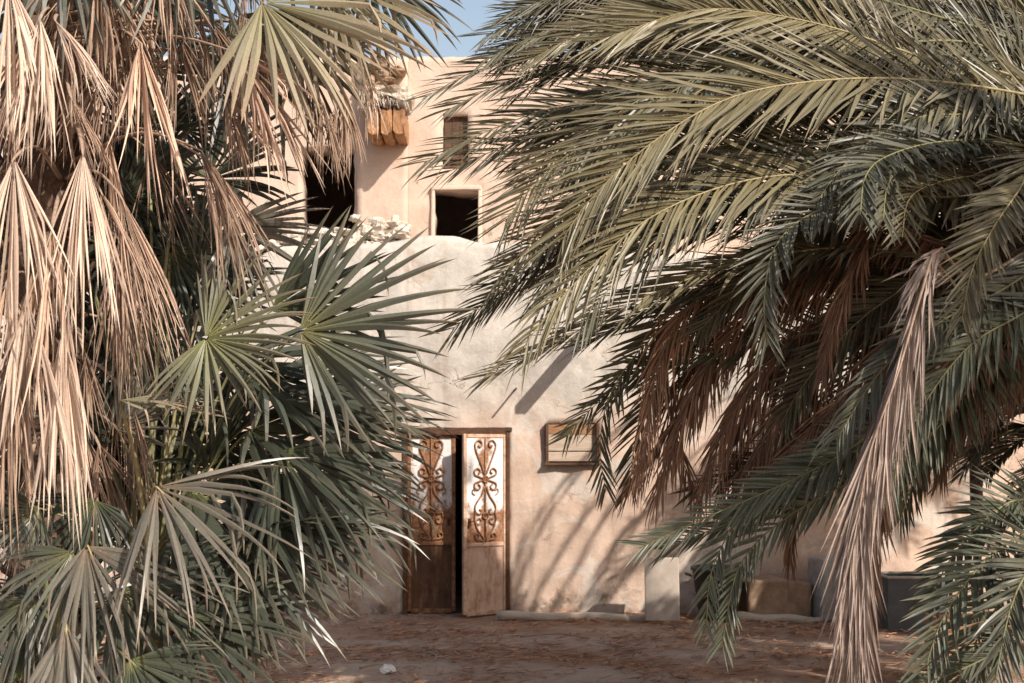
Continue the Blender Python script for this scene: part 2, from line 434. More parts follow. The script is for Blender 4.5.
# shuttered niche above
sh = MB()
for i in range(3): sh.box((-.815+.10*i, YU+.10, 5.83), (.096, .03, .72))
sh.build('shutter', M['dark_wood'], house, bevel=.004)
# corbel of three palm log ends under a cap of bleached fibre
for i, (cx, wd, hh) in enumerate(((-1.68, .155, .32), (-1.515, .15, .31), (-1.365, .14, .30))):
    b = MB()
    prof = []
    for s in range(9):
        yy = YU - .66 + .62*s/8
        prof.append(V((cx, yy, 5.90)))
    rows = []
    for s, p in enumerate(prof):
        r = []
        for q in range(12):
            a = 6.2832*q/12
            sx = math.copysign(abs(math.cos(a))**.38, math.cos(a)); sz = math.copysign(abs(math.sin(a))**.38, math.sin(a))
            k = 1 + .22*NZ.noise(V((cx*9+math.cos(a)*1.5, s*.7, math.sin(a)*1.5)))
            r.append(b.vert(p + V((wd/2*sx*k, .03*rnd(-1, 1) if s == 0 else 0, hh/2*sz*k))))
        rows.append(r)
    for a, c in zip(rows[:-1], rows[1:]):
        for q in range(12): b.face(a[q], c[q], c[(q+1) % 12], a[(q+1) % 12])
    b.face(*rows[0])
    b.build('log_end', M['palm_log'], house)
    e = MB()
    e.tube([V((cx, YU-.70, 6.085)), V((cx, YU-.66, 6.09)), V((cx, YU-.1, 6.09))], .062, 9)
    e.build('rafter_end', M['log_end'], house, smooth=True)
def lump(b, c, size, seed, n=10, mth=7, amp=.25, freq=2.0):
    rows = []
    for i in range(mth+1):
        ph = math.pi*i/mth
        r = []
        for j in range(n):
            th = 6.2832*j/n
            d = V((math.sin(ph)*math.cos(th), math.sin(ph)*math.sin(th), math.cos(ph)))
            k = 1 + amp*NZ.noise(d*freq + V((seed, seed*1.7, 0))) + amp*.5*NZ.noise(d*freq*2.6 + V((seed, 0, seed)))
            q = V((math.copysign(abs(d.x)**.75, d.x), math.copysign(abs(d.y)**.75, d.y), math.copysign(abs(d.z)**.75, d.z)))
            r.append(b.vert(V(c) + V((q.x*size[0]/2*k, q.y*size[1]/2*k, q.z*size[2]/2*k))))
        rows.append(r)
    for a, c2 in zip(rows[:-1], rows[1:]):
        for j in range(n): b.face(a[j], c2[j], c2[(j+1) % n], a[(j+1) % n])
b = MB(); lump(b, (-1.55, YU-.33, 6.24), (.66, .72, .24), 3, 22, 12, .35, 4)
for i in range(150):
    p = V((rnd(-1.85, -1.25), YU-rnd(.55, .72), rnd(6.12, 6.28)))
    b.tube([p, p + V((rnd(-.05, .05), -.03, -rnd(.05, .14)))], lambda t: .006*(1-t*.8), 3)
b.build('fibre_cap', M['thatch'], house)
b = MB()
for i in range(13): lump(b, (rnd(-1.85, -1.35), YU-.16, 6.38+rnd(0, .42)), (rnd(.12, .26), .32, rnd(.07, .13)), i*3.1, 9, 6, .4)
b.build('masonry', M['stone'], house)
b = MB()
for i in range(46): lump(b, (-1.60+rnd(-.32, .26), .72+rnd(-.2, .22), 4.42+abs(rnd(-.03, .42))*max(.25, 1-abs(rnd(-.5, .5)))), (rnd(.10, .28), rnd(.15, .3), rnd(.06, .16)), i*2.3+40, 10, 7, .5, 2.6)
b.build('broken_plaster', M['rubble'], house, smooth=False)
b = MB()
for i in range(80): lump(b, (rnd(-3.6, -1.9), .35+rnd(-.3, .3), 4.34+rnd(0, .20)), (rnd(.10, .26), rnd(.12, .26), rnd(.06, .16)), i*1.9+90, 9, 6, .45, 2.6)
b.build('rubble', M['rubble'], house)
b = MB()
for i in range(40): lump(b, (rnd(-1.4, .3), .30+rnd(-.1, .1), 4.36+rnd(0, .05)), (rnd(.05, .15), rnd(.06, .12), rnd(.03, .06)), i*1.3+190, 8, 5, .45, 2.6)
b.build('parapet_chips', M['rubble'], house)
# roof spout that throws the slanting shadow, and a thin peg near the door
m = MB(); m.box((.93, -.45, 3.36), (.13, 1.02, .09), jit=.008); m.build('roof_spout', M['old_wood'], house, bevel=.01)
m = MB(); m.tube([V((.02, .05, 2.62)), V((.05, -.33, 2.63))], .012, 6); m.build('peg', M['dark_wood'], house)

# small boarded opening
fr = MB()
fr.box((WX0+.012, .0, 1.99), (.035, .12, .50)); fr.box((WX1-.012, .0, 1.99), (.035, .12, .50)); fr.box(((WX0+WX1)/2, -.012, WZ0+.0), (.66, .13, .03))
hat = fr.build('hatch', M['dark_wood'], house, bevel=.005)
for zc, hh, yy, mt in ((2.165, .115, .015, 'brown_wood'), (2.01, .19, .022, 'old_wood'), (1.845, .115, .026, 'old_wood')):
    bd = MB(); bd.box(((WX0+WX1)/2, yy, zc), (.585, .035, hh), jit=.006); bd.build('board', M[mt], hat, bevel=.004)
# door surround
m = MB()
m.box((DX0+.012, .03, 1.05), (.05, .14, 2.16)); m.box((DX1-.008, .03, 1.05), (.045, .14, 2.16)); m.box(((DX0+DX1)/2, .032, 2.125), (1.16, .135, .05))
m.build('door_frame', M['rust_dark'], house, bevel=.006)
m = MB()
ptsx = [DX0-.02 + (DX1-DX0+.06)*i/22 for i in range(23)]
rows = []
for x in ptsx:
    zt = 2.185 + .015*NZ.noise(V((x*7, 0, 1))); zb = 2.145
    rows.append([m.vert((x, .05, zb)), m.vert((x, -.035+.01*NZ.noise(V((x*9, 2, 1))), zb+.006*NZ.noise(V((x*11, 5, 1))))), m.vert((x, -.04, zt)), m.vert((x, .05, zt+.01))])
m.strip(rows); m.build('door_lintel', M['dark_wood'], house)
def scroll(m, cx, cz, r, turns, a0, sgn, y, rad=.008, n=26):
    pts = []
    for i in range(n+1):
        t = i/n; a = a0 + sgn*turns*6.2832*t; rr = r*(1-.85*t)
        pts.append(V((cx + rr*math.cos(a), y, cz + rr*math.sin(a))))
    return pts
def ironwork(m, y, cx=.285):
    T = lambda pts, r=.0105: m.tube(pts, r, 5, uvr=.5)
    for s in (-1, 1):
        # top heart: two curves from a point at 1.68 up to scrolls at 2.0
        T(spline([V((cx+s*.012, y, 1.64)), V((cx+s*.06, y, 1.76)), V((cx+s*.125, y, 1.92)), V((cx+s*.135, y, 1.99)), V((cx+s*.10, y, 2.035)), V((cx+s*.055, y, 2.02)), V((cx+s*.045, y, 1.975)), V((cx+s*.075, y, 1.955)), V((cx+s*.092, y, 1.98))], 30))
        # four scrolls round the upper boss
        for zc, up in ((1.655, 1), (1.515, -1)):
            T(spline([V((cx+s*.015, y, 1.585)), V((cx+s*.06, y, 1.585+up*.02)), V((cx+s*.135, y, zc-up*.02)), V((cx+s*.14, y, zc+up*.03)), V((cx+s*.10, y, zc+up*.055)), V((cx+s*.065, y, zc+up*.02)), V((cx+s*.09, y, zc-up*.01))], 26))
        # long lyre down the middle
        T(spline([V((cx+s*.015, y, 1.50)), V((cx+s*.05, y, 1.40)), V((cx+s*.13, y, 1.28)), V((cx+s*.125, y, 1.20)), V((cx+s*.07, y, 1.175)), V((cx+s*.045, y, 1.215)), V((cx+s*.08, y, 1.235))], 26))
        T(spline([V((cx+s*.125, y, 1.20)), V((cx+s*.14, y, 1.12)), V((cx+s*.10, y, 1.06)), V((cx+s*.055, y, 1.09)), V((cx+s*.075, y, 1.13)), V((cx+s*.10, y, 1.11))], 22))
        T(spline([V((cx+s*.14, y, 1.12)), V((cx+s*.10, y, 1.0)), V((cx+s*.03, y, .91)), V((cx+s*.012, y, .87))], 16))
        T(spline([V((cx+s*.012, y, .86)), V((cx+s*.06, y, .875)), V((cx+s*.12, y, .885)), V((cx+s*.14, y, .925)), V((cx+s*.11, y, .955)), V((cx+s*.075, y, .93)), V((cx+s*.10, y, .91))], 22))
        T(spline([V((cx+s*.135, y, 1.40)), V((cx+s*.17, y, 1.43)), V((cx+s*.16, y, 1.47)), V((cx+s*.13, y, 1.45))], 12), .006)
    T([V((cx, y, .85)), V((cx, y, 2.06))], .009)
    for zc in (1.585, 1.16):
        pts = [V((cx+.035*math.cos(6.2832*i/14), y-.006, zc+.035*math.sin(6.2832*i/14))) for i in range(15)]
        T(pts, .01)
def door(matp, matf, matl, hinge_x, hinge_y, width, rot, mirror, label):
    piv = bpy.data.objects.new('door', None)
    me = MB()
    h = 2.09
    # sheet panel is the door mesh itself
    me.box((width/2, 0, h/2+.02), (width-.02, .018, h-.04))
    off = V((0, 0, 0))
    d = me.build('door', matp, None); d.parent = house
    if label: d['label'] = label
    f = MB(); tx = .042
    f.box((tx/2, 0, h/2+.02), (tx, .045, h)); f.box((width-tx/2, 0, h/2+.02), (tx, .045, h))
    f.box((width/2, 0, h-.002), (width-2*tx-.004, .043, .04)); f.box((width/2, 0, .03), (width-2*tx-.004, .043, .05)); f.box((width/2, -.002, .825), (width-2*tx-.004, .05, .045))
    fo = f.build('frame', matf, None, bevel=.004); fo.parent = d
    s = MB(); ironwork(s, -.022, width/2)
    s_ = s.build('scrollwork', matl, None, smooth=True); s_.parent = d
    ex = 0.0 if not mirror else width
    for zz in (.25, 1.05, 1.85):
        hg = MB(); hg.tube([V((ex, -.025, zz-.05)), V((ex, -.025, zz+.05))], .014, 8)
        h_ = hg.build('hinge', M['rust_dark'], None); h_.parent = d
    hd = MB(); lx = width-.075 if not mirror else .075
    hd.box((lx, -.03, 1.08), (.025, .02, .10)); hd.tube([V((lx, -.03, 1.10)), V((lx, -.07, 1.10)), V((lx+(.05 if mirror else -.05), -.07, 1.095))], .008, 6)
    l_ = hd.build('lock', M['rust_dark'], None); l_.parent = d
    d.location = (hinge_x, hinge_y, 0); d.rotation_euler = (0, 0, rot)
    return d
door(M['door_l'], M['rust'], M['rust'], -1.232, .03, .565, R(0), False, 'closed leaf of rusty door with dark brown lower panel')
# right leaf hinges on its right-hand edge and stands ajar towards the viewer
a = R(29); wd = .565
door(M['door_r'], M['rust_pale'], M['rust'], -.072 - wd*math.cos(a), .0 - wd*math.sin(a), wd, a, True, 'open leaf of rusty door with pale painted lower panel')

# ------------------------------------------------------------------ things along the foot of the wall
def single(mb, name, mat, label, cat, group=None, bevel=0, smooth=False):
    o = mb.build(name, mat, None, smooth=smooth, bevel=bevel); centre_origin(o)
    return tag(o, label, cat, group)
import mathutils
def rz(d): return mathutils.Matrix.Rotation(R(d), 3, 'Z')
def pole(p0, p1, r, label, n=9):
    m = MB(); pts = [p0.lerp(p1, i/14) + V((0, 0, .012*math.sin(i*.9)))*(1 if 0 < i < 14 else 0) for i in range(15)]
    m.tube(pts, lambda t: r*(1-.12*t+.06*math.sin(t*19)), n); return single(m, 'pole', M['pipe'], label, 'pole', 'pale poles lying along the wall foot', smooth=True)
pole(P(497, 616, 13.0), P(648, 618, 12.85), .055, 'long pale pole on the ground right of the rusty door')
pole(P(730, 617, 12.85), P(822, 621, 12.75), .06, 'short pale pole on the ground in front of brown stone blocks')
m = MB(); c = P(662, 592, 12.7); m.box((c.x, c.y, .37), (.385, .09, .70), rot=mathutils.Matrix.Rotation(R(-7), 3, 'X'), jit=.008)
slab = single(m, 'concrete_slab', M['concrete'], 'pale upright concrete slab leaning against wall between pole and black bin', 'slab', bevel=.012)
# black bin
b = thing('plastic_bin', (P(718, 600, 12.9).x, P(718, 600, 12.9).y, 0), 'black plastic bin half hidden behind hanging green palm frond tip', 'bin')
bl = wloc(b); m = MB(); rows = []
prof = [(.21, .02), (.215, .04), (.29, .56), (.31, .565), (.31, .60), (.285, .60), (.27, .56), (.20, .06), (0.001, .05)]
for r, z in prof: rows.append([m.vert(bl + V((r*math.cos(6.2832*k/28), r*math.sin(6.2832*k/28), z))) for k in range(28)])
for a_, b_ in zip(rows[:-1], rows[1:]):
    for k in range(28): m.face(a_[k], a_[(k+1) % 28], b_[(k+1) % 28], b_[k])
m.face(*reversed(rows[0])); m.build('body', M['bin'], b, smooth=True)
m = MB()
for s in (-1, 1): m.tube(spline([bl+V((s*.30, -.07, .5)), bl+V((s*.36, -.05, .52)), bl+V((s*.36, .05, .52)), bl+V((s*.30, .07, .5))], 10), .014, 6); 
m.build('handle', M['bin'], b, smooth=True)
def block(cx, cz0, w_, h_, d_, depth, mat, label, name='stone_block', cat='stone block', group=None, ang=0, jit=.055):
    m = MB(); c = P(cx, 600, depth); m.box((c.x, c.y, cz0+h_/2), (w_, d_, h_), rot=rz(ang), jit=jit)
    o = single(m, name, mat, label, cat, group)
    bv = o.modifiers.new('bevel', 'BEVEL'); bv.width = .03; bv.segments = 3
    return o
block(760, 0, .42, .46, .35, 13.0, M['stone'], 'brown stone block beside the black bin', ang=4, group='brown stone blocks by the wall')
block(794, 0, .34, .43, .34, 13.05, M['stone'], 'brown stone block touching the pale concrete box', ang=-6, group='brown stone blocks by the wall')
block(833, 0, .46, .70, .4, 12.95, M['concrete_low'], 'grey concrete block box behind the bleached hanging frond', 'concrete_block', 'concrete block', ang=8, jit=.015)
# galvanised trough
t = thing('metal_trough', (P(909, 600, 12.3).x, P(909, 600, 12.3).y, 0), 'dark grey sheet metal trough with pale rim on the ground at right', 'trough')
tl = wloc(t); m = MB()
Wt, Dt, Ht = .62, .5, .56
m.box(tl+V((0, -Dt/2, Ht/2)), (Wt, .02, Ht)); m.box(tl+V((0, Dt/2, Ht/2)), (Wt, .02, Ht)); m.box(tl+V((-Wt/2+.011, 0, Ht/2)), (.02, Dt-.022, Ht)); m.box(tl+V((Wt/2-.011, 0, Ht/2)), (.02, Dt-.022, Ht)); m.box(tl+V((0, 0, .02)), (Wt-.045, Dt-.022, .02))
m.build('tank', M['steel'], t)
m = MB(); m.box(tl+V((0, -Dt/2, Ht+.012)), (Wt+.03, .045, .022)); m.box(tl+V((0, Dt/2, Ht+.012)), (Wt+.03, .045, .022)); m.box(tl+V((-Wt/2, 0, Ht+.012)), (.045, Dt-.05, .02)); m.box(tl+V((Wt/2, 0, Ht+.012)), (.045, Dt-.05, .02))
m.build('rim', M['concrete'], t, bevel=.004)
# crate
t = thing('wooden_crate', (P(968, 640, 10.6).x, P(968, 640, 10.6).y, 0), 'low brown wooden crate behind the fresh green frond at right', 'crate')
tl = wloc(t)
for k in range(3):
    for sg in (-1, 1):
        m = MB(); m.box(tl+V((0, sg*.2, .07+.125*k)), (.66, .02, .10)); m.build('board', M['brown_wood'], t, bevel=.004)
        m = MB(); m.box(tl+V((sg*.32, 0, .07+.125*k)), (.02, .376, .10)); m.build('board', M['brown_wood'], t, bevel=.004)
for sx in (-1, 1):
    for sy in (-1, 1):
        m = MB(); m.box(tl+V((sx*.295, sy*.175, .19)), (.03, .03, .36)); m.build('corner_post', M['old_wood'], t)
# post at right
m = MB(); c = P(976, 600, 12.0); m.tube([V((c.x, c.y, -.05)), V((c.x+.02, c.y, 1.0)), V((c.x-.02, c.y, 2.2))], lambda q: .075-.015*q, 10)
single(m, 'wooden_post', M['dark_wood'], 'dark upright wooden post behind fronds at right', 'post', smooth=True)
# scraps on the ground
m = MB(); c = P(388, 671, 9.75); lump(m, (c.x, c.y, .04), (.12, .08, .07), 5, 12, 8, .5, 2.5); single(m, 'paper_scrap', M['trash'], 'small crumpled white scrap on the brown leaf litter', 'scrap', smooth=False)
for i, (pp, lab) in enumerate((([(428, 656), (436, 659), (434, 664), (424, 665)], 'small curled dry twig on the leaf litter behind the white scrap'), ([(360, 672), (372, 669), (384, 668)], 'pale dry twig lying beside the white scrap'), ([(700, 628), (745, 634), (790, 631)], 'long thin dry stalk on the sand in front of the black bin'), ([(520, 640), (560, 637), (590, 642)], 'thin dry stalk on the earth in front of the long pale pole'))):
    m = MB(); pts = []
    for x, y in pp:
        d = FPX*CAM_H/(y-HOR); q = P(x, y, d); q.z = .035; pts.append(q)
    m.tube(spline(pts, 12), lambda t: .012*(1-.6*t), 5); single(m, 'twig', M['stalk_dead'], lab, 'twig', smooth=True)

# leaf litter: thousands of dry leaflet scraps
lm = MB()
def litter(x, y, L, w_, flat=.02):
    a = rnd(-.6, .6) if random.random() < .6 else rnd(0, 3.14)
    d = V((math.cos(a), math.sin(a), 0)); s = V((-d.y, d.x, 0))
    z = hz(x, y) + .006 + rnd(0, flat); c = V((x, y, z)); v_ = rnd(0, 1)
    q = [c - d*L/2, c + s*w_/2 + V((0, 0, rnd(0, .01))), c + d*L/2 + V((0, 0, rnd(0, .025))), c - s*w_/2 + V((0, 0, rnd(0, .01)))]
    lm.face(*[lm.vert(p, (rnd(.0, 1), v_)) for p in q])
k = 0
while k < 15000:
    x, y = rnd(-4.5, 6), -5.2*random.random()**1.0 + .0
    dens = .5 + 1.1*NZ.noise(V((x*.7, y*1.3, 40))) + .5*NZ.noise(V((x*2.1, y*3.5, 12)))
    if random.random() > dens: k += .15; continue
    litter(x, y, rnd(.04, .30)*rnd(.4, 1), rnd(.007, .026)); k += 1
tag(lm.build('leaf_litter', M['litter']), 'reddish brown dry leaf scraps scattered over the sandy yard', 'leaf litter', kind='stuff')

# ------------------------------------------------------------------ palm leaves
G = V((0, 0, -1))
def perp(n, a):
    n = n - a*n.dot(a)
    if n.length < 1e-4: n = V((.3, -1, .2)); n = n - a*n.dot(a)
    return n.normalized()

def fan_leaf(parent, base, hub, axis, nrm, rad, spread, mat, smat, nseg=None, droop=.4, fuse=.42, cup=.15, loose=0.13, brk=.13, name='frond', sag=.12, wmul=1.15, miss=.06, clump=0.12):
    """a fan leaf: pleated blade that splits into free tapering segments, on a stalk from base to hub"""
    a = axis.normalized(); n = perp(nrm, a); b = n.cross(a)
    sp = R(spread); nseg = nseg or max(14, int(spread/5.2))
    m = MB(); h = sp/nseg/2
    st = [.03, .16, .30, fuse, .55, .68, .80, .90, 1.0]
    phase = rnd(0, 9)
    for i in range(nseg):
        th = -sp/2 + sp*(i+.5)/nseg + rnd(-1, 1)*h*(.35+loose)
        if random.random() < miss: continue
        th += clump*sp*(.10*math.sin(th*23+phase) + .05*math.sin(th*51+phase*2))
        d0 = a*math.cos(th) + b*math.sin(th) + n*clump*(.28*math.sin(th*17+phase*3) + .10*math.sin(th*41))
        d0 = (d0 + n*(cup*abs(math.sin(th*.8)) + .05*math.sin(th*3+phase) + rnd(-1, 1)*(.035 + loose*.35))).normalized()
        L = rad*(1 - .22*(abs(th)/max(.01, sp/2))**2.2)*rnd(.86-.25*clump, 1.06)
        if abs(th) > sp*.46: L *= rnd(.75, 1)
        wf = fuse*rad*math.tan(min(.12, h))*1.06*wmul
        dr = droop*rnd(.55, 1.5)
        bk = rnd(.5, .85) if random.random() < brk else 9
        vr = rnd(0, 1); tw = rnd(-.25, .25)*(1+loose*3)
        p = V(hub); rows = []; prev = 0
        d = d0.copy()
        wob = V((rnd(-1, 1), rnd(-1, 1), rnd(-1, 1)))*(.05+loose*.25)
        for s in st:
            step = (s-prev)*L
            if s > .3:
                d = (d + (G*dr*1.1*(s-.25) + wob)*(s-prev)*2.2).normalized()
            if s > bk: d = (d + G*1.6).normalized()
            p = p + d*step; prev = s
            ww = (s*rad*math.tan(min(.12, h))*1.06*wmul) if s <= fuse else wf*max(0, (1-(s-fuse)/(1-fuse)))**.62
            wd = n.cross(d)
            if wd.length < 1e-3: wd = b.copy()
            wd.normalize(); nn = d.cross(wd)
            c, sn = math.cos(tw*s*2), math.sin(tw*s*2)
            wd, nn = wd*c + nn*sn, nn*c - wd*sn
            f = .42 if s <= fuse else .42+loose*.3
            if s == 1.0: q = m.vert(p, (1, vr)); rows.append([q, q, q])
            else: rows.append([m.vert(p - wd*ww - nn*ww*f, (s, vr)), m.vert(p + nn*ww*f, (s, vr)), m.vert(p + wd*ww - nn*ww*f, (s, vr))])
        for r0, r1 in zip(rows[:-2], rows[1:-1]):
            m.face(r0[0], r0[1], r1[1], r1[0]); m.face(r0[1], r0[2], r1[2], r1[1])
        r0, r1 = rows[-2], rows[-1]; m.face(r0[0], r0[1], r1[0]); m.face(r0[1], r0[2], r1[0])
    o = m.build(name, mat, parent)
    if base is not None:
        s = MB(); mid = base.lerp(hub, .55) + V((0, 0, (hub-base).length*sag))
        pts = spline([base, mid, hub, hub + a*rad*.10], 14)
        s.tube(pts, lambda t: .020*(1-.55*t) if t < .9 else .006, 6, flat=.6); s.build('stalk', smat, o, smooth=True)
    return o

def date_frond(parent, pts, nrm, L, mat, smat, nl=112, s0=.12, a0=60, a1=25, droop=.10, lift=.17, wl=.0128, r0=.017, jit=.08, miss=.07, name='frond', cling=0.0, fold=.3, ragged=0.10, tipL=.5):
    """a feather frond: stiff leaflets in two ranks along a curved rachis"""
    N = 44
    pp = spline(pts, N)
    m = MB()
    for k in range(nl):
        t = s0 + (1-s0)*(k+rnd(0, .6))/nl
        if t > .995: t = .995
        x = t*N; i = min(N-1, int(x)); p0 = pp[i].lerp(pp[i+1], x-i)
        tg = (pp[min(N, i+2)] - pp[max(0, i-1)]).normalized()
        n = perp(nrm, tg); sd = n.cross(tg)
        u = (t-s0)/(1-s0)
        for sg in (-1, 1):
            if random.random() < miss: continue
            ang = R(a0 + (a1-a0)*u**.8 + rnd(-7, 7) + rnd(-1, 1)*ragged*30)
            lf = lift*rnd(.3, 1.5) + rnd(-1, 1)*(jit + ragged*.5)
            d = (tg*math.cos(ang) + sd*(sg*math.sin(ang)) + n*lf*math.sin(ang)).normalized()
            prof = (.45 + .55*min(1, u/.22))*(1 if u < .55 else 1-(1-tipL)*((u-.55)/.45)**1.4)
            ln = L*prof*rnd(.85, 1.1); w_ = wl*rnd(.8, 1.2)*(1 if u < .7 else 1-.4*(u-.7)/.3)
            dr = droop*rnd(.4, 1.5); vr = rnd(0, 1)
            if cling: d = (d*(1-cling) + tg*cling*.6 + G*cling).normalized()
            wd0 = perp(n*rnd(.6, 1) + sd*rnd(-.5, .5), d).cross(d).normalized()
            tw = rnd(-.5, .5)*(1+ragged*2)
            p = p0.copy(); rows = []; prev = 0
            wob = V((rnd(-1, 1), rnd(-1, 1), rnd(-1, 1)))*(.08+ragged*.5)
            for s, wk in ((0, .35), (.12, .85), (.4, 1), (.7, .72), (1, 0)):
                if s > 0:
                    d = (d + (G*dr + wob)*(s-prev)*1.3*(s+.2)).normalized(); p = p + d*((s-prev)*ln)
                prev = s
                wd = perp(wd0, d); nn = d.cross(wd); c, sn = math.cos(tw*s), math.sin(tw*s)
                wd, nn = wd*c + nn*sn, nn*c - wd*sn
                w2 = w_*wk
                if wk == 0: q = m.vert(p, (1, vr)); rows.append([q]*3)
                else: rows.append([m.vert(p - wd*w2 + nn*w2*fold, (s, vr)), m.vert(p - nn*w2*fold, (s, vr)), m.vert(p + wd*w2 + nn*w2*fold, (s, vr))])
            for ra, rb in zip(rows[:-2], rows[1:-1]):
                m.face(ra[0], ra[1], rb[1], rb[0]); m.face(ra[1], ra[2], rb[2], rb[1])
            ra, rb = rows[-2], rows[-1]; m.face(ra[0], ra[1], rb[0]); m.face(ra[1], ra[2], rb[0])
    o = m.build(name, mat, parent)
    s = MB(); s.tube(pp, lambda t: r0*(1-.88*t)+.0012, 6, flat=.75); s.build('rachis', smat, o, smooth=True)
    return o

def trunk(parent, base, top, r0, r1, seed=0):
    m = MB(); L = (top-base).length; nr = max(6, int(L/.07)); rows = []
    for i in range(nr+1):
        t = i/nr; c = base.lerp(top, t) + V((.03*math.sin(t*4+seed), .03*math.cos(t*3+seed), 0)); r = r0+(r1-r0)*t
        r *= 1 + (.12 if i % 2 else 0)
        rows.append([m.vert(c + V((math.cos(6.2832*(k+.5*(i % 2))/18), math.sin(6.2832*(k+.5*(i % 2))/18), 0))*r*(1+.14*NZ.noise(V((k*1.3, i*.9, seed)))), (t, 0)) for k in range(18)])
    for a_, b_ in zip(rows[:-1], rows[1:]):
        for k in range(18): m.face(a_[k], a_[(k+1) % 18], b_[(k+1) % 18], b_[k])
    m.face(*rows[-1])
    for i in range(2, nr, 2):                       # old leaf bases
        for k in range(0, 18, 3):
            p = V(m.v[rows[i][(k+i//2) % 18]]); o_ = p - base.lerp(top, i/nr); o_.z = 0; o_.normalize()
            m.tube([p - o_*.03, p + o_*.05 + V((0, 0, .05)), p + o_*.09 + V((0, 0, .13))], lambda t: .045*(1-.5*t), 5, flat=.5)
    return m.build('trunk', M['trunk'], parent)

CAMDIR = V((0, -1, 0))

# ------------------------------------------------------------------ tall fan palm with its skirt of dead leaves (left)
tb = P(45, 640, 7.6); tb.z = 0
fan = thing('fan_palm', tb, 'tall fan palm at left with a thick hanging skirt of dead tan leaves', 'palm tree')
ttop = V((tb.x+.05, tb.y, 5.1))
trunk(fan, V((tb.x, tb.y, -.05)), ttop, .24, .20, 2)
# hand placed dead leaves: hub px, tip px, depths, spread, material
DEAD = [
 ((40, 18), (36, 165), 6.5, 6.35, 62, 'p'), ((8, -20), (8, 120), 6.5, 6.3, 60, 'p'),
 ((83, 152), (88, 345), 6.3, 6.1, 50, 'p'), ((14, 158), (18, 360), 6.2, 6.05, 52, 'p'), ((52, 225), (40, 430), 6.3, 6.15, 40, 'd'),
 ((28, 300), (34, 500), 6.2, 6.1, 40, 'p'), ((62, 330), (66, 540), 6.25, 6.15, 32, 'p'), ((10, 345), (10, 545), 6.3, 6.2, 40, 'd'),
 ((140, 42), (166, 205), 6.6, 6.4, 44, 'd'), ((237, 53), (322, 178), 6.5, 6.3, 46, 'd'), ((200, 150), (284, 290), 6.6, 6.4, 34, 'd'),
 ((225, 95), (268, 195), 6.9, 6.8, 40, 'd'), ((120, 195), (184, 388), 6.7, 6.5, 22, 'd'), ((100, 190), (160, 330), 6.7, 6.55, 30, 'd'),
 ((215, 165), (232, 255), 6.9, 6.8, 26, 'd'), ((175, 28), (205, 150), 7.0, 6.9, 50, 'd'), ((118, 40), (95, 160), 7.1, 7.0, 60, 'd'),
 ((200, 10), (245, 110), 7.0, 6.9, 55, 'd'), ((100, -30), (130, 80), 6.8, 6.7, 60, 'd'), ((160, -40), (190, 60), 6.8, 6.7, 60, 'd'),
 ((345, 95), (352, 172), 7.4, 7.3, 40, 'd'), ((310, 70), (330, 170), 7.4, 7.3, 36, 'd'), ((365, 60), (372, 140), 7.5, 7.4, 36, 'p'),
 ((342, 92), (346, 178), 7.2, 7.15, 46, 'd'), ((322, 100), (340, 188), 7.1, 7.05, 34, 'd'), ((298, 60), (318, 150), 7.2, 7.1, 40, 'd'),
 ((120, 240), (118, 420), 6.9, 6.8, 26, 'd'), ((82, 345), (98, 440), 6.8, 6.7, 30, 'd'), ((55, 20), (118, 110), 6.4, 6.3, 30, 'p'),
 ((70, 95), (110, 175), 6.7, 6.6, 30, 'd'), ((130, 400), (150, 500), 7.1, 7.0, 24, 'd'),
]
for (h, t, d0, d1, sp, kind) in DEAD:
    hub = P(*h, d0); tip = P(*t, d1); ax = tip-hub; zb = min(5.0, hub.z + .25 + .15*rnd(-1, 1))
    bx = V((tb.x + .15 + rnd(0, .1), tb.y - .15, max(1.0, zb)))
    L = ax.length
    fan_leaf(fan, bx, hub, ax, V((rnd(-.7, .7), -1, .25)), L*1.04, sp*.85, M['fan_dead_pale' if kind == 'p' else random.choice(('fan_dead', 'fan_dead_dark'))], M['stalk_dead'], nseg=int(24+sp*.28), droop=.6, fuse=rnd(.42, .6), cup=.3, loose=rnd(.2, .36), brk=.14, clump=rnd(.4, 1.0), miss=.02, name='dead_frond', sag=.10, wmul=1.6)
# the rest of the skirt, all round the trunk
for i in range(38):
    az = rnd(0, 6.2832); z = rnd(1.9, 5.0); o_ = V((math.cos(az), math.sin(az), 0))
    if o_.y > .2 and random.random() < .4: continue
    bx = V((tb.x, tb.y, z)) + o_*.22; hub = bx + o_*rnd(.25, .55) + V((0, 0, rnd(-.35, -.05)))
    ax = (o_*rnd(.05, .3) + G).normalized()
    fan_leaf(fan, bx, hub, ax, o_, rnd(.85, 1.1), rnd(25, 50), M[random.choice(('fan_dead', 'fan_dead_dark'))], M['stalk_dead'], nseg=32, wmul=1.3, clump=1.0, droop=.5, loose=.35, brk=.12, name='dead_frond', cup=.3)
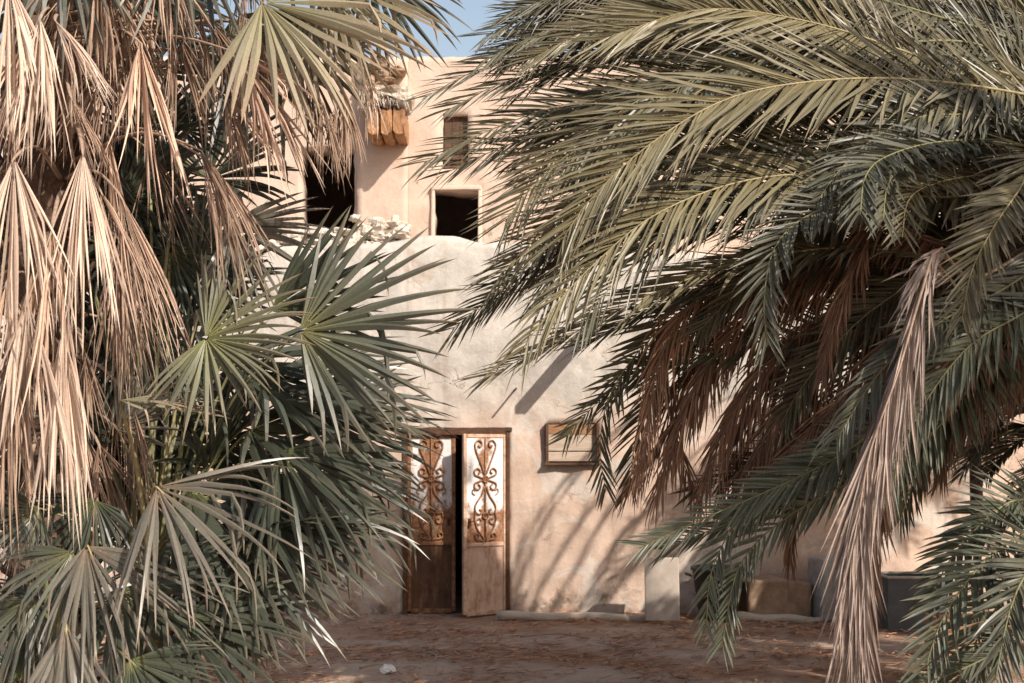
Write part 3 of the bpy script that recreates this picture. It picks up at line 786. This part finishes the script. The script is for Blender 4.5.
# its live crown, mostly above the picture; some leaves hang into it
LIVE = [
 ((262, 2), (400, 92), 6.4, 6.2, 150, 'y', .35, (-.1, -1, .5)), ((330, -18), (446, 42), 7.2, 7.1, 150, 'y', .5, (0, -1, .5)),
 ((302, 20), (378, 105), 7.3, 7.2, 120, 'y', .6, (.2, -1, .3)), ((285, -60), (420, -20), 6.8, 6.7, 150, 'g', .5, (0, -1, .6)),
 ((60, -60), (40, 60), 6.9, 6.6, 170, 'g', .6, (0, -1, .5)), ((180, -70), (230, 40), 7.0, 6.7, 160, 'g', .6, (.1, -1, .4)),
 ((370, -30), (428, 72), 7.6, 7.5, 120, 'g', .6, (.3, -1, .3)), ((235, 15), (330, 150), 7.4, 7.3, 120, 'g', .6, (0, -1, .3)),
]
MG = {'g': 'fan_green', 'y': 'fan_yellow', 'd': 'fan_dark', 'p': 'fan_pale', 'o': 'fan_olive'}
def live(parent, h, t, d0, d1, sp, kind, droop, nrm, bx, sag=.12, wmul=1.15, **kw):
    hub = P(*h, d0); tip = P(*t, d1); ax = tip-hub
    return fan_leaf(parent, bx, hub, ax, V(nrm), ax.length*1.04, sp, M[MG[kind]], M['stalk_yellow' if kind in 'yp' else 'stalk_green'], droop=droop, sag=sag, wmul=wmul, **kw)
for q in LIVE: live(fan, *q, ttop + V((rnd(-.1, .1), rnd(-.1, .1), 0)))
for i in range(22):
    az = rnd(0, 6.2832); el = rnd(-.1, 1.1); o_ = V((math.cos(az)*math.cos(el), math.sin(az)*math.cos(el), math.sin(el)))
    hub = ttop + o_*rnd(.8, 1.2) + V((0, 0, .2)); side = V((math.cos(az), math.sin(az), 0))
    fan_leaf(fan, ttop + V((0, 0, rnd(0, .2))), hub, (o_ + G*.2).normalized(), V((0, 0, 1)) - side*.3, rnd(.8, 1), 190, M['fan_green'], M['stalk_green'], droop=.5)

for i in range(16):
    x, y, d = rnd(-20, 270), rnd(-60, 90), rnd(6.9, 8.0); ax = V((rnd(-.35, .35), rnd(-.2, .1), -1)).normalized(); hub = P(x, y, d)
    fan_leaf(fan, V((tb.x, tb.y, min(5.0, hub.z+.3))), hub, ax, V((rnd(-.5, .5), -1, .2)), rnd(.7, .95), rnd(30, 65), M[random.choice(('fan_dead', 'fan_dead_dark', 'fan_dead_dark'))], M['stalk_dead'], nseg=30, clump=1.0, wmul=1.3, droop=.5, loose=.35, brk=.12, name='dead_frond', cup=.3)
for i in range(20):
    x, y, d = rnd(-20, 215), rnd(-30, 300), rnd(7.9, 8.7); a_ = rnd(-.5, 3.6); ax = V((math.cos(a_), -.1, math.sin(a_))).normalized()
    fan_leaf(fan, V((tb.x, tb.y+.2, min(5.0, P(x, y, d).z+.2))), P(x, y, d), ax, V((rnd(-.4, .4), -1, .2)), rnd(.75, .95), 190, M['fan_dark'], M['stalk_green'], droop=.45)
# ------------------------------------------------------------------ young fan palms at its foot
yb = P(150, 640, 7.3); yb.z = 0
young = thing('young_fan_palm', yb, 'bushy young fan palm with wide green leaves in front of the house wall', 'palm tree')
trunk(young, V((yb.x, yb.y, -.05)), V((yb.x, yb.y, .85)), .17, .15, 5)
yc = V((yb.x, yb.y, 1.0))
YL = [
 # hub, tip, depth hub, depth tip, spread, kind, droop, normal
 ((206, 338), (308, 358), 6.5, 6.3, 250, 'o', .4, (-.25, -1, .35)),
 ((300, 331), (472, 322), 6.7, 6.6, 160, 'g', .18, (-.1, -1, .25)),
 ((272, 308), (398, 262), 7.0, 6.9, 95, 'd', .1, (.1, -1, .1)),
 ((262, 385), (440, 400), 7.2, 7.1, 150, 'd', .4, (0.15, -.42, .9)),
 ((250, 430), (436, 455), 7.1, 6.9, 150, 'd', .35, (0.15, -.42, .9)),
 ((280, 452), (382, 560), 6.7, 6.5, 130, 'd', .45, (.2, -1, .3)),
 ((240, 470), (420, 540), 7.2, 7.1, 150, 'd', .4, (0.15, -.42, .9)),
 ((190, 490), (372, 590), 7.0, 6.9, 140, 'd', .4, (0.15, -.42, .9)),
 ((170, 540), (330, 650), 6.9, 6.8, 150, 'd', .4, (0.15, -.42, .9)),
 ((157, 487), (272, 604), 6.0, 5.8, 150, 'p', .6, (.45, -.9, .3), dict(nseg=30, fuse=.30, loose=.26, wmul=1.25, miss=.22, clump=.4, brk=.2)),
 ((118, 430), (178, 380), 7.1, 7.0, 110, 'p', .2, (0, -1, 0)),
 ((232, 225), (312, 285), 7.4, 7.3, 150, 'p', .3, (0, -1, .4)),
 ((190, 255), (270, 225), 7.9, 7.9, 120, 'g', .3, (0, -1, .2)),
 ((195, 280), (260, 200), 7.8, 7.8, 140, 'd', .2, (0, -1, .1)),
 ((150, 130), (165, 30), 8.0, 8.0, 170, 'd', .2, (0, -1, .2)),
 ((120, 200), (160, 100), 7.9, 7.9, 150, 'd', .2, (0, -1, .2)),
 ((185, 130), (250, 100), 8.0, 8.0, 170, 'd', .3, (0, -1, .2)),
 ((170, 250), (230, 330), 7.8, 7.7, 170, 'd', .4, (0, -1, .3)),
 ((140, 330), (200, 420), 7.6, 7.5, 170, 'd', .4, (0, -1, .3)),
 ((210, 440), (330, 410), 7.6, 7.6, 170, 'd', .3, (0, -1, .3)),
 ((330, 420), (430, 480), 7.8, 7.7, 150, 'd', .3, (0, -1, .4)),
 ((225, 360), (400, 372), 7.5, 7.4, 130, 'd', .3, (.1, -.4, .9)), ((300, 390), (452, 425), 7.4, 7.3, 120, 'g', .35, (.1, -.45, .9)),
 ((255, 500), (400, 585), 6.9, 6.8, 120, 'd', .4, (.15, -.42, .9)), ((235, 545), (350, 640), 6.8, 6.7, 130, 'd', .4, (.2, -.5, .8)),
 ((330, 470), (425, 560), 7.3, 7.2, 110, 'd', .4, (.2, -.6, .7)), ((205, 575), (300, 665), 6.7, 6.6, 130, 'd', .4, (.2, -.5, .8)),
 ((120, 400), (225, 405), 6.6, 6.5, 60, 'y', .2, (0, -.2, 1)),
]
for q in YL:
    b0 = yc + V((rnd(-.12, .12), rnd(-.1, .1), rnd(-.1, .1)))
    kw = q[8] if len(q) > 8 else {}
    live(young, *q[:8], b0, **kw)
for i in range(22):
    x, y, d = rnd(-10, 190), rnd(180, 520), rnd(7.8, 8.6); a_ = rnd(-.6, 3.7); ax = V((math.cos(a_), -.1, math.sin(a_))).normalized()
    fan_leaf(young, yc, P(x, y, d), ax, V((rnd(-.4, .4), -1, .3)), rnd(.7, .95), 190, M['fan_dark'], M['stalk_green'], droop=.45)
for i in range(14):
    az = rnd(0, 6.2832); el = rnd(.2, 1.3); o_ = V((math.cos(az)*math.cos(el), math.sin(az)*math.cos(el), math.sin(el)))
    if o_.y < -.35: continue
    hub = yc + o_*rnd(.7, 1.2); side = V((math.cos(az), math.sin(az), 0))
    fan_leaf(young, yc, hub, (o_ + G*.2).normalized(), V((0, 0, 1)) - side*.5, rnd(.75, .95), 200, M['fan_dark'], M['stalk_green'], droop=.4)
sb = P(60, 680, 6.6); sb.z = 0
suck = thing('young_fan_palm', sb, 'low fan palm sucker with dusty drooping leaves at the bottom left corner', 'palm tree')
trunk(suck, V((sb.x, sb.y, -.05)), V((sb.x, sb.y, .5)), .13, .11, 8)
scn = V((sb.x, sb.y, .62))
SL = [
 ((86, 546), (160, 680), 6.0, 5.8, 110, 'p', .45, (.6, -.9, .15), dict(nseg=24, fuse=.32, loose=.24, wmul=1.25, miss=.15, clump=.4, brk=.2)),
 ((72, 552), (8, 640), 6.1, 5.95, 150, 'g', .8, (-.3, -1, .5)),
 ((66, 625), (70, 760), 5.8, 5.6, 70, 'p', .3, (.2, -1, .3)),
 ((40, 510), (-30, 560), 6.5, 6.4, 160, 'g', .6, (0, -.8, .6)),
 ((95, 500), (60, 590), 6.6, 6.5, 170, 'd', .5, (0, -1, .4)),
 ((30, 600), (-20, 690), 6.2, 6.1, 150, 'g', .6, (0, -.8, .6)),
 ((120, 590), (205, 690), 6.3, 6.2, 160, 'd', .5, (0, -.9, .6)),
 ((180, 620), (300, 690), 6.4, 6.3, 150, 'd', .4, (0, -.8, .7)),
 ((20, 680), (-10, 620), 6.2, 6.2, 160, 'd', .3, (0, -1, .4)), ((130, 660), (200, 730), 6.0, 5.9, 150, 'd', .4, (0, -.8, .7)),
]
for q in SL: live(suck, *q[:8], scn + V((rnd(-.1, .1), rnd(-.1, .1), rnd(-.08, .08))), **(q[8] if len(q) > 8 else {}))
for i in range(12):
    az = rnd(0, 6.2832); el = rnd(0, .9); o_ = V((math.cos(az)*math.cos(el), math.sin(az)*math.cos(el), math.sin(el)))
    if o_.y < -.2: continue
    side = V((math.cos(az), math.sin(az), 0))
    fan_leaf(suck, scn, scn + o_*rnd(.5, .9), (o_ + G*.2).normalized(), V((0, 0, 1)) - side*.5, rnd(.6, .8), 190, M['fan_dark'], M['stalk_green'], droop=.4)

# ------------------------------------------------------------------ big date palm (right): trunk just out of frame, fronds reach across
db = P(1120, 640, 8.2); db.z = 0
date = thing('date_palm', db, 'large date palm at right arching olive fronds across the house front', 'palm tree')
dc = V((db.x, db.y, 4.15))
trunk(date, V((db.x, db.y, -.05)), dc + V((0, 0, .1)), .26, .24, 1)
DM = {'o': ('date_olive', 'stalk_yellow'), 'g': ('date_green', 'stalk_green'), 'k': ('date_dark', 'stalk_green'), 'f': ('date_fresh', 'stalk_green'), 'b': ('date_dead', 'stalk_brown'), 'w': ('date_grey', 'stalk_dead')}
def frond_px(parent, pts, L, kind, nrm=(0, -.8, .6), first=None, **kw):
    pp = [P(*q) for q in pts]
    if first is not None: pp = [first] + pp
    mt, sm = DM[kind]
    return date_frond(parent, pp, V(nrm), L, M[mt], M[sm], name='dead_frond' if kind in 'bw' else 'frond', **kw)
FR = [
 # points (px, py, depth), leaflet length, kind, normal
 ([(1010, 92, 7.4), (900, 79, 7.1), (800, 83, 6.9), (720, 102, 6.8), (645, 148, 6.7), (590, 200, 6.7), (562, 240, 6.7)], .80, 'o', (-.2, -.85, .5), dict(nl=140)),
 ([(1010, 75, 7.9), (860, 60, 7.7), (740, 75, 7.5), (650, 95, 7.4), (585, 140, 7.4), (530, 190, 7.4), (505, 222, 7.4)], .76, 'o', (-.2, -.85, .5), dict(nl=140)),
 ([(1000, 190, 7.3), (880, 176, 7.0), (760, 178, 6.8), (660, 212, 6.6), (590, 268, 6.55), (545, 318, 6.5), (522, 350, 6.5)], .68, 'o', (-.25, -.8, .6), dict(droop=.45)),
 ([(990, 250, 7.5), (860, 246, 7.3), (740, 262, 7.1), (640, 300, 7.0), (560, 340, 7.0), (486, 377, 7.0)], .55, 'o', (-.1, -.45, .9), {}),
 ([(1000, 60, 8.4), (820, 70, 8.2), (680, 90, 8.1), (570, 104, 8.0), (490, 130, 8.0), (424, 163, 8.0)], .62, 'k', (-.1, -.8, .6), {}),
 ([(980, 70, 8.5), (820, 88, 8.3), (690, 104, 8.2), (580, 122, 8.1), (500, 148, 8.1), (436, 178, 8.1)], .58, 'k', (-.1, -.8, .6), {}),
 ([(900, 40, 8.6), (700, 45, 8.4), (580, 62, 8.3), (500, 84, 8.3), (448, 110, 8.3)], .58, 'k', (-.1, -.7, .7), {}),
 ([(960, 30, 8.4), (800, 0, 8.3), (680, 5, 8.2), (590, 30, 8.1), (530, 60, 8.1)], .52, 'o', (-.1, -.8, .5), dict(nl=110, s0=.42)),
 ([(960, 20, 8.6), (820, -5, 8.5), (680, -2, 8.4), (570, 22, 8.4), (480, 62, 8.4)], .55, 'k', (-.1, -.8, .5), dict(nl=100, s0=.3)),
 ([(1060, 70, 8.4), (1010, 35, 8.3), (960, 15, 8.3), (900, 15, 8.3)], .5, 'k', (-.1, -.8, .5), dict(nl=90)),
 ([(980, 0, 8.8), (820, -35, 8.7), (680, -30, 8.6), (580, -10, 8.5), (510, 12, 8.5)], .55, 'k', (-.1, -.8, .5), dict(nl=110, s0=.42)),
 ([(960, -30, 8.9), (800, -70, 8.7), (680, -60, 8.6), (600, -20, 8.6), (560, 30, 8.6)], .55, 'k', (-.1, -.8, .5), dict(nl=110, s0=.42)),
 ([(1000, 118, 7.2), (920, 117, 6.9), (875, 138, 6.7), (838, 172, 6.6), (815, 205, 6.55)], .50, 'g', (-.3, -.85, .45), {}),
 ([(1010, 140, 7.2), (940, 142, 6.7), (890, 155, 6.2), (866, 175, 5.9), (860, 215, 5.7)], .42, 'g', (-.1, -.7, .7), {}),
 ([(990, 190, 7.2), (880, 196, 6.8), (815, 212, 6.5), (776, 245, 6.3), (764, 300, 6.2), (768, 345, 6.15)], .40, 'g', (-.35, -.85, .35), {}),
 ([(1040, 150, 7.0), (1022, 185, 6.6), (995, 225, 6.3), (972, 270, 6.2), (962, 318, 6.15)], .42, 'o', (-.4, -.85, .3), {}),
 ([(1060, 240, 7.0), (1010, 285, 6.7), (940, 322, 6.4), (880, 372, 6.2), (836, 440, 6.1)], .42, 'g', (-.2, -.75, .65), dict(droop=.6)),
 ([(1080, 280, 6.8), (1020, 315, 6.5), (965, 350, 6.3), (915, 420, 6.2), (890, 490, 6.2)], .44, 'f', (-.2, -.8, .55), dict(droop=.6)),
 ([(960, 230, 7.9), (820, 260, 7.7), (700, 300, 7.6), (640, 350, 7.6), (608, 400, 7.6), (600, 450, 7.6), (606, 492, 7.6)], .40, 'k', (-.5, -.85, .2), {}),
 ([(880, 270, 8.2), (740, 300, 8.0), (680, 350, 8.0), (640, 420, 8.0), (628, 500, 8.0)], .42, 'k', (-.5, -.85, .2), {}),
 ([(950, 200, 8.2), (800, 195, 8.0), (680, 215, 7.9), (570, 245, 7.8), (500, 290, 7.8), (452, 330, 7.8)], .62, 'k', (-.1, -.7, .7), {}),
 ([(960, 160, 8.0), (820, 140, 7.8), (700, 150, 7.6), (600, 190, 7.5), (540, 235, 7.5), (500, 275, 7.5)], .68, 'o', (-.2, -.85, .5), dict(nl=140)),
 ([(960, 300, 8.0), (820, 330, 7.8), (720, 350, 7.7), (640, 372, 7.7), (590, 410, 7.7), (566, 438, 7.7)], .40, 'k', (-.2, -.8, .6), {}),
 ([(985, 330, 7.6), (905, 405, 7.2), (840, 455, 7.0), (770, 490, 6.9), (700, 520, 6.9), (640, 548, 6.9)], .42, 'f', (-.1, -.75, .65), {}),
 ([(960, 400, 7.6), (880, 440, 7.3), (800, 475, 7.1), (740, 520, 7.0), (712, 570, 6.9), (706, 628, 6.85)], .36, 'f', (-.2, -.85, .4), {}),
 ([(960, 420, 7.8), (880, 450, 7.5), (800, 492, 7.3), (730, 522, 7.2), (662, 550, 7.2)], .36, 'f', (-.1, -.75, .65), {}),
 ([(960, 400, 7.4), (870, 470, 7.2), (790, 515, 7.1), (740, 565, 7.0), (722, 645, 6.95)], .38, 'f', (-.3, -.85, .4), {}),
 ([(960, 380, 8.2), (850, 420, 8.0), (760, 460, 7.9), (690, 492, 7.9)], .42, 'k', (-.1, -.75, .65), {}),
 ([(1000, 90, 7.8), (900, 50, 7.6), (800, 20, 7.5), (700, 10, 7.5), (600, 40, 7.5)], .72, 'o', (-.2, -.85, .5), dict(nl=110, s0=.42)),
 ([(1020, 210, 7.7), (940, 190, 7.5), (850, 215, 7.4), (760, 270, 7.3), (700, 330, 7.3)], .45, 'k', (-.2, -.8, .6), {}),
 ([(1010, 260, 7.8), (940, 270, 7.6), (860, 320, 7.5), (800, 390, 7.5), (770, 450, 7.5)], .45, 'k', (-.2, -.8, .6), {}),
 ([(1030, 330, 7.8), (980, 370, 7.5), (930, 440, 7.4), (900, 520, 7.4)], .40, 'k', (-.3, -.8, .4), {}),
]
for pts, L, kind, nrm, kw in FR:
    frond_px(date, pts, L, kind, nrm, first=dc + V((rnd(-.15, .0), rnd(-.15, .1), rnd(-.2, .15))), **kw)
for pts, L, kind, nrm, kw in FR[:14] + FR[20:22] + FR[28:31]:
    for c_ in range(2):
        ox, oy, od = rnd(-30, 70), rnd(-45, 45), rnd(.2, .7)
        q = [(x+ox, y+oy*(1-i/len(pts)*.5), min(d+od, 8.5)) for i, (x, y, d) in enumerate(pts)]
        q = q[:-1] if len(q) > 5 else q
        frond_px(date, q, L*rnd(.85, 1.05), random.choice('ooggk'), nrm, first=dc + V((rnd(-.1, .2), rnd(-.1, .3), rnd(-.2, .25))), **{**kw, "nl": 85})
DFR = [
 ([(960, 245, 7.6), (880, 222, 7.2), (858, 262, 7.1), (838, 310, 7.05), (822, 372, 7.0)], .42, 'b'),
 ([(900, 240, 7.9), (760, 268, 7.6), (695, 300, 7.5), (660, 360, 7.45), (640, 470, 7.4)], .60, 'b'),
 ([(930, 260, 8.0), (800, 290, 7.8), (735, 330, 7.7), (690, 400, 7.65), (655, 500, 7.6)], .55, 'b'),
 ([(940, 270, 8.0), (850, 310, 7.8), (780, 350, 7.7), (730, 420, 7.6), (700, 500, 7.6)], .60, 'b'),
 ([(950, 280, 7.9), (880, 320, 7.7), (820, 370, 7.6), (770, 430, 7.5), (730, 500, 7.5)], .60, 'b'),
 ([(960, 300, 7.8), (900, 330, 7.6), (860, 380, 7.5), (800, 440, 7.4), (760, 480, 7.4)], .55, 'b'),
 ([(980, 300, 8.0), (930, 330, 7.8), (880, 390, 7.7), (850, 460, 7.7)], .50, 'b'),
 ([(990, 330, 8.0), (950, 380, 7.8), (920, 450, 7.7), (880, 520, 7.7)], .50, 'b'),
 ([(1000, 350, 7.6), (960, 400, 7.4), (940, 470, 7.4)], .45, 'b'),
 ([(985, 275, 6.6), (940, 248, 6.3), (922, 290, 6.1), (898, 372, 5.95), (868, 460, 5.85), (856, 560, 5.8), (862, 690, 5.8)], .85, 'w'),
 ([(985, 290, 6.7), (932, 262, 6.35), (915, 320, 6.2), (880, 410, 6.1), (862, 520, 6.05), (856, 640, 6.0)], .75, 'w'),
 ([(930, 380, 7.0), (890, 430, 6.6), (874, 520, 6.5), (870, 640, 6.5)], .45, 'b'),
 ([(1000, 380, 8.0), (930, 420, 7.8), (860, 440, 7.7), (800, 500, 7.7), (790, 560, 7.7)], .45, 'b'),
]
DFR += [([(x+rnd(-25, 45), y+oy, d+.3) for x, y, d in pts], L, k) for pts, L, k in DFR[1:9] for oy in (rnd(-25, 25),)]
DFR += [([(1040, 40, 8.6), (985, 25, 8.5), (940, 45, 8.5), (905, 110, 8.5)], .4, 'b'), ([(1060, 60, 8.6), (1010, 40, 8.5), (975, 70, 8.5), (960, 150, 8.5)], .4, 'b'), ([(1040, 10, 8.6), (960, -20, 8.5), (890, 10, 8.5), (850, 70, 8.5)], .4, 'b')]
for pts, L, kind in DFR:
    kw = dict(a0=42, a1=16, droop=.9, cling=.18, s0=.12) if kind == 'b' else dict(a0=10, a1=11, droop=.5, cling=.45, s0=.51)
    frond_px(date, pts, L, kind, (-.4, -.85, .3), first=dc + V((rnd(-.3, -.1), rnd(-.2, 0), rnd(-.7, -.35))), ragged=.3, miss=.10, wl=.0085, nl=130, fold=.5, **kw)

def crown(parent, c, n, azr, elr, Lr, leaf, kinds, bend=(.30, .55), **kw):
    for i in range(n):
        az = R(rnd(*azr)); el = R(rnd(*elr)); L = rnd(*Lr)
        d = V((math.cos(az)*math.cos(el), math.sin(az)*math.cos(el), math.sin(el))); p = c + V((0, 0, rnd(-.1, .1))); pts = [p.copy()]
        bd = rnd(*bend)
        for s in range(7):
            p = p + d*(L/7); pts.append(p.copy()); d = (d + G*bd*(.35+.12*s)).normalized()
        k = random.choice(kinds); mt, sm = DM[k]
        date_frond(parent, pts, V((0, 0, 1)) - V((d.x, d.y, 0))*.3, leaf*rnd(.85, 1.1), M[mt], M[sm], name='dead_frond' if k in 'bw' else 'frond', **kw)
crown(date, dc + V((0, 0, .15)), 12, (-80, 60), (-20, 6), (2.4, 3.2), .5, 'ogk', nl=70)
for dx_, dz_, L_ in ((-.30, 0, .34), (-.12, .10, .30), (.12, -.15, .34), (.55, .10, .42), (.85, -.1, .40)):  # added fronds, shaped to throw thin slanting shade streaks on the wall
    q = [dc, V((dc.x-.05+dx_*.7, -4.85, 4.9+dz_*.6)), V((dc.x-.08+dx_, -4.4, 5.33+dz_)), V((dc.x-.08+dx_, -3.75, 5.46+dz_)), V((dc.x-.05+dx_, -3.1, 5.35+dz_)), V((dc.x+dx_, -2.6, 5.1+dz_))]
    date_frond(date, q, V((0, 0, 1)), L_, M['date_olive'], M['stalk_yellow'], nl=44, a0=13, a1=7, lift=.06, jit=.04, miss=.3, droop=.05, wl=.009)
crown(date, dc + V((0, 0, .15)), 3, (-40, 20), (30, 45), (2.8, 3.2), .5, 'ok', bend=(.2, .35), nl=70)
crown(date, dc + V((0, 0, -.3)), 8, (-60, 240), (-50, -10), (2.0, 2.6), .5, 'b', nl=60, a0=42, a1=16, droop=1.0, cling=.3, ragged=.3)

# second date palm further back
d2 = P(1085, 640, 10.6); d2.z = 0
date2 = thing('date_palm', d2, 'shaded date palm standing behind the big arching one close to the house', 'palm tree')
d2c = V((d2.x, d2.y, 4.6))
trunk(date2, V((d2.x, d2.y, -.05)), d2c, .24, .22, 4)
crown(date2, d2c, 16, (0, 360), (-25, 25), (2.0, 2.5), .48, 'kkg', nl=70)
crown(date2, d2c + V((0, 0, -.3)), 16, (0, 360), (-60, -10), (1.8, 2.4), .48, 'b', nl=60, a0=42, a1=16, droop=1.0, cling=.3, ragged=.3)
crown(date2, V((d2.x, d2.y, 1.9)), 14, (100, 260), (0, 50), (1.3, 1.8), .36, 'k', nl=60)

# young date palm at the lower right corner
d3 = P(1075, 690, 7.2); d3.z = 0
date3 = thing('young_date_palm', d3, 'young date palm sucker with fresh green fronds at the lower right corner', 'palm tree')
d3c = V((d3.x, d3.y, .55))
trunk(date3, V((d3.x, d3.y, -.05)), d3c, .16, .15, 6)
F3 = [
 ([(1040, 545, 6.7), (1005, 545, 6.3), (972, 575, 6.1), (942, 620, 6.0), (925, 668, 5.95)], .42, 'f', (-.3, -.85, .4)),
 ([(1050, 580, 6.6), (1015, 590, 6.3), (985, 625, 6.2), (960, 680, 6.1), (950, 720, 6.1)], .40, 'f', (-.3, -.85, .4)),
 ([(1060, 520, 7.0), (1020, 500, 6.8), (985, 520, 6.7), (950, 560, 6.7), (930, 600, 6.7)], .38, 'f', (-.3, -.85, .4)),
 ([(1060, 560, 6.4), (1030, 570, 6.0), (1010, 610, 5.8), (995, 680, 5.7)], .40, 'g', (-.4, -.85, .3)),
 ([(1060, 620, 6.4), (1020, 640, 6.1), (960, 670, 6.0), (900, 690, 6.0)], .30, 'f', (-.2, -.6, .7)),
]
for pts, L, kind, nrm in F3: frond_px(date3, pts, L, kind, nrm, first=d3c + V((rnd(-.05, .05), rnd(-.05, .05), 0)), nl=70, wl=.014)
crown(date3, d3c, 9, (-60, 110), (20, 75), (1.3, 1.8), .38, 'f', nl=55)

# unseen palm added past the right edge to shade the near fronds and yard
d4 = V((5.5, -9.0, 0))
shade_palm = thing('date_palm', d4, 'unseen date palm added beyond the right edge to shade the yard', 'palm tree')
d4c = V((5.5, -9.0, 6.3))
trunk(shade_palm, V((d4.x, d4.y, -.05)), d4c, .26, .22, 9)
crown(shade_palm, d4c, 22, (0, 360), (-35, 38), (2.2, 2.7), .5, 'ogk', nl=55, wl=.02)
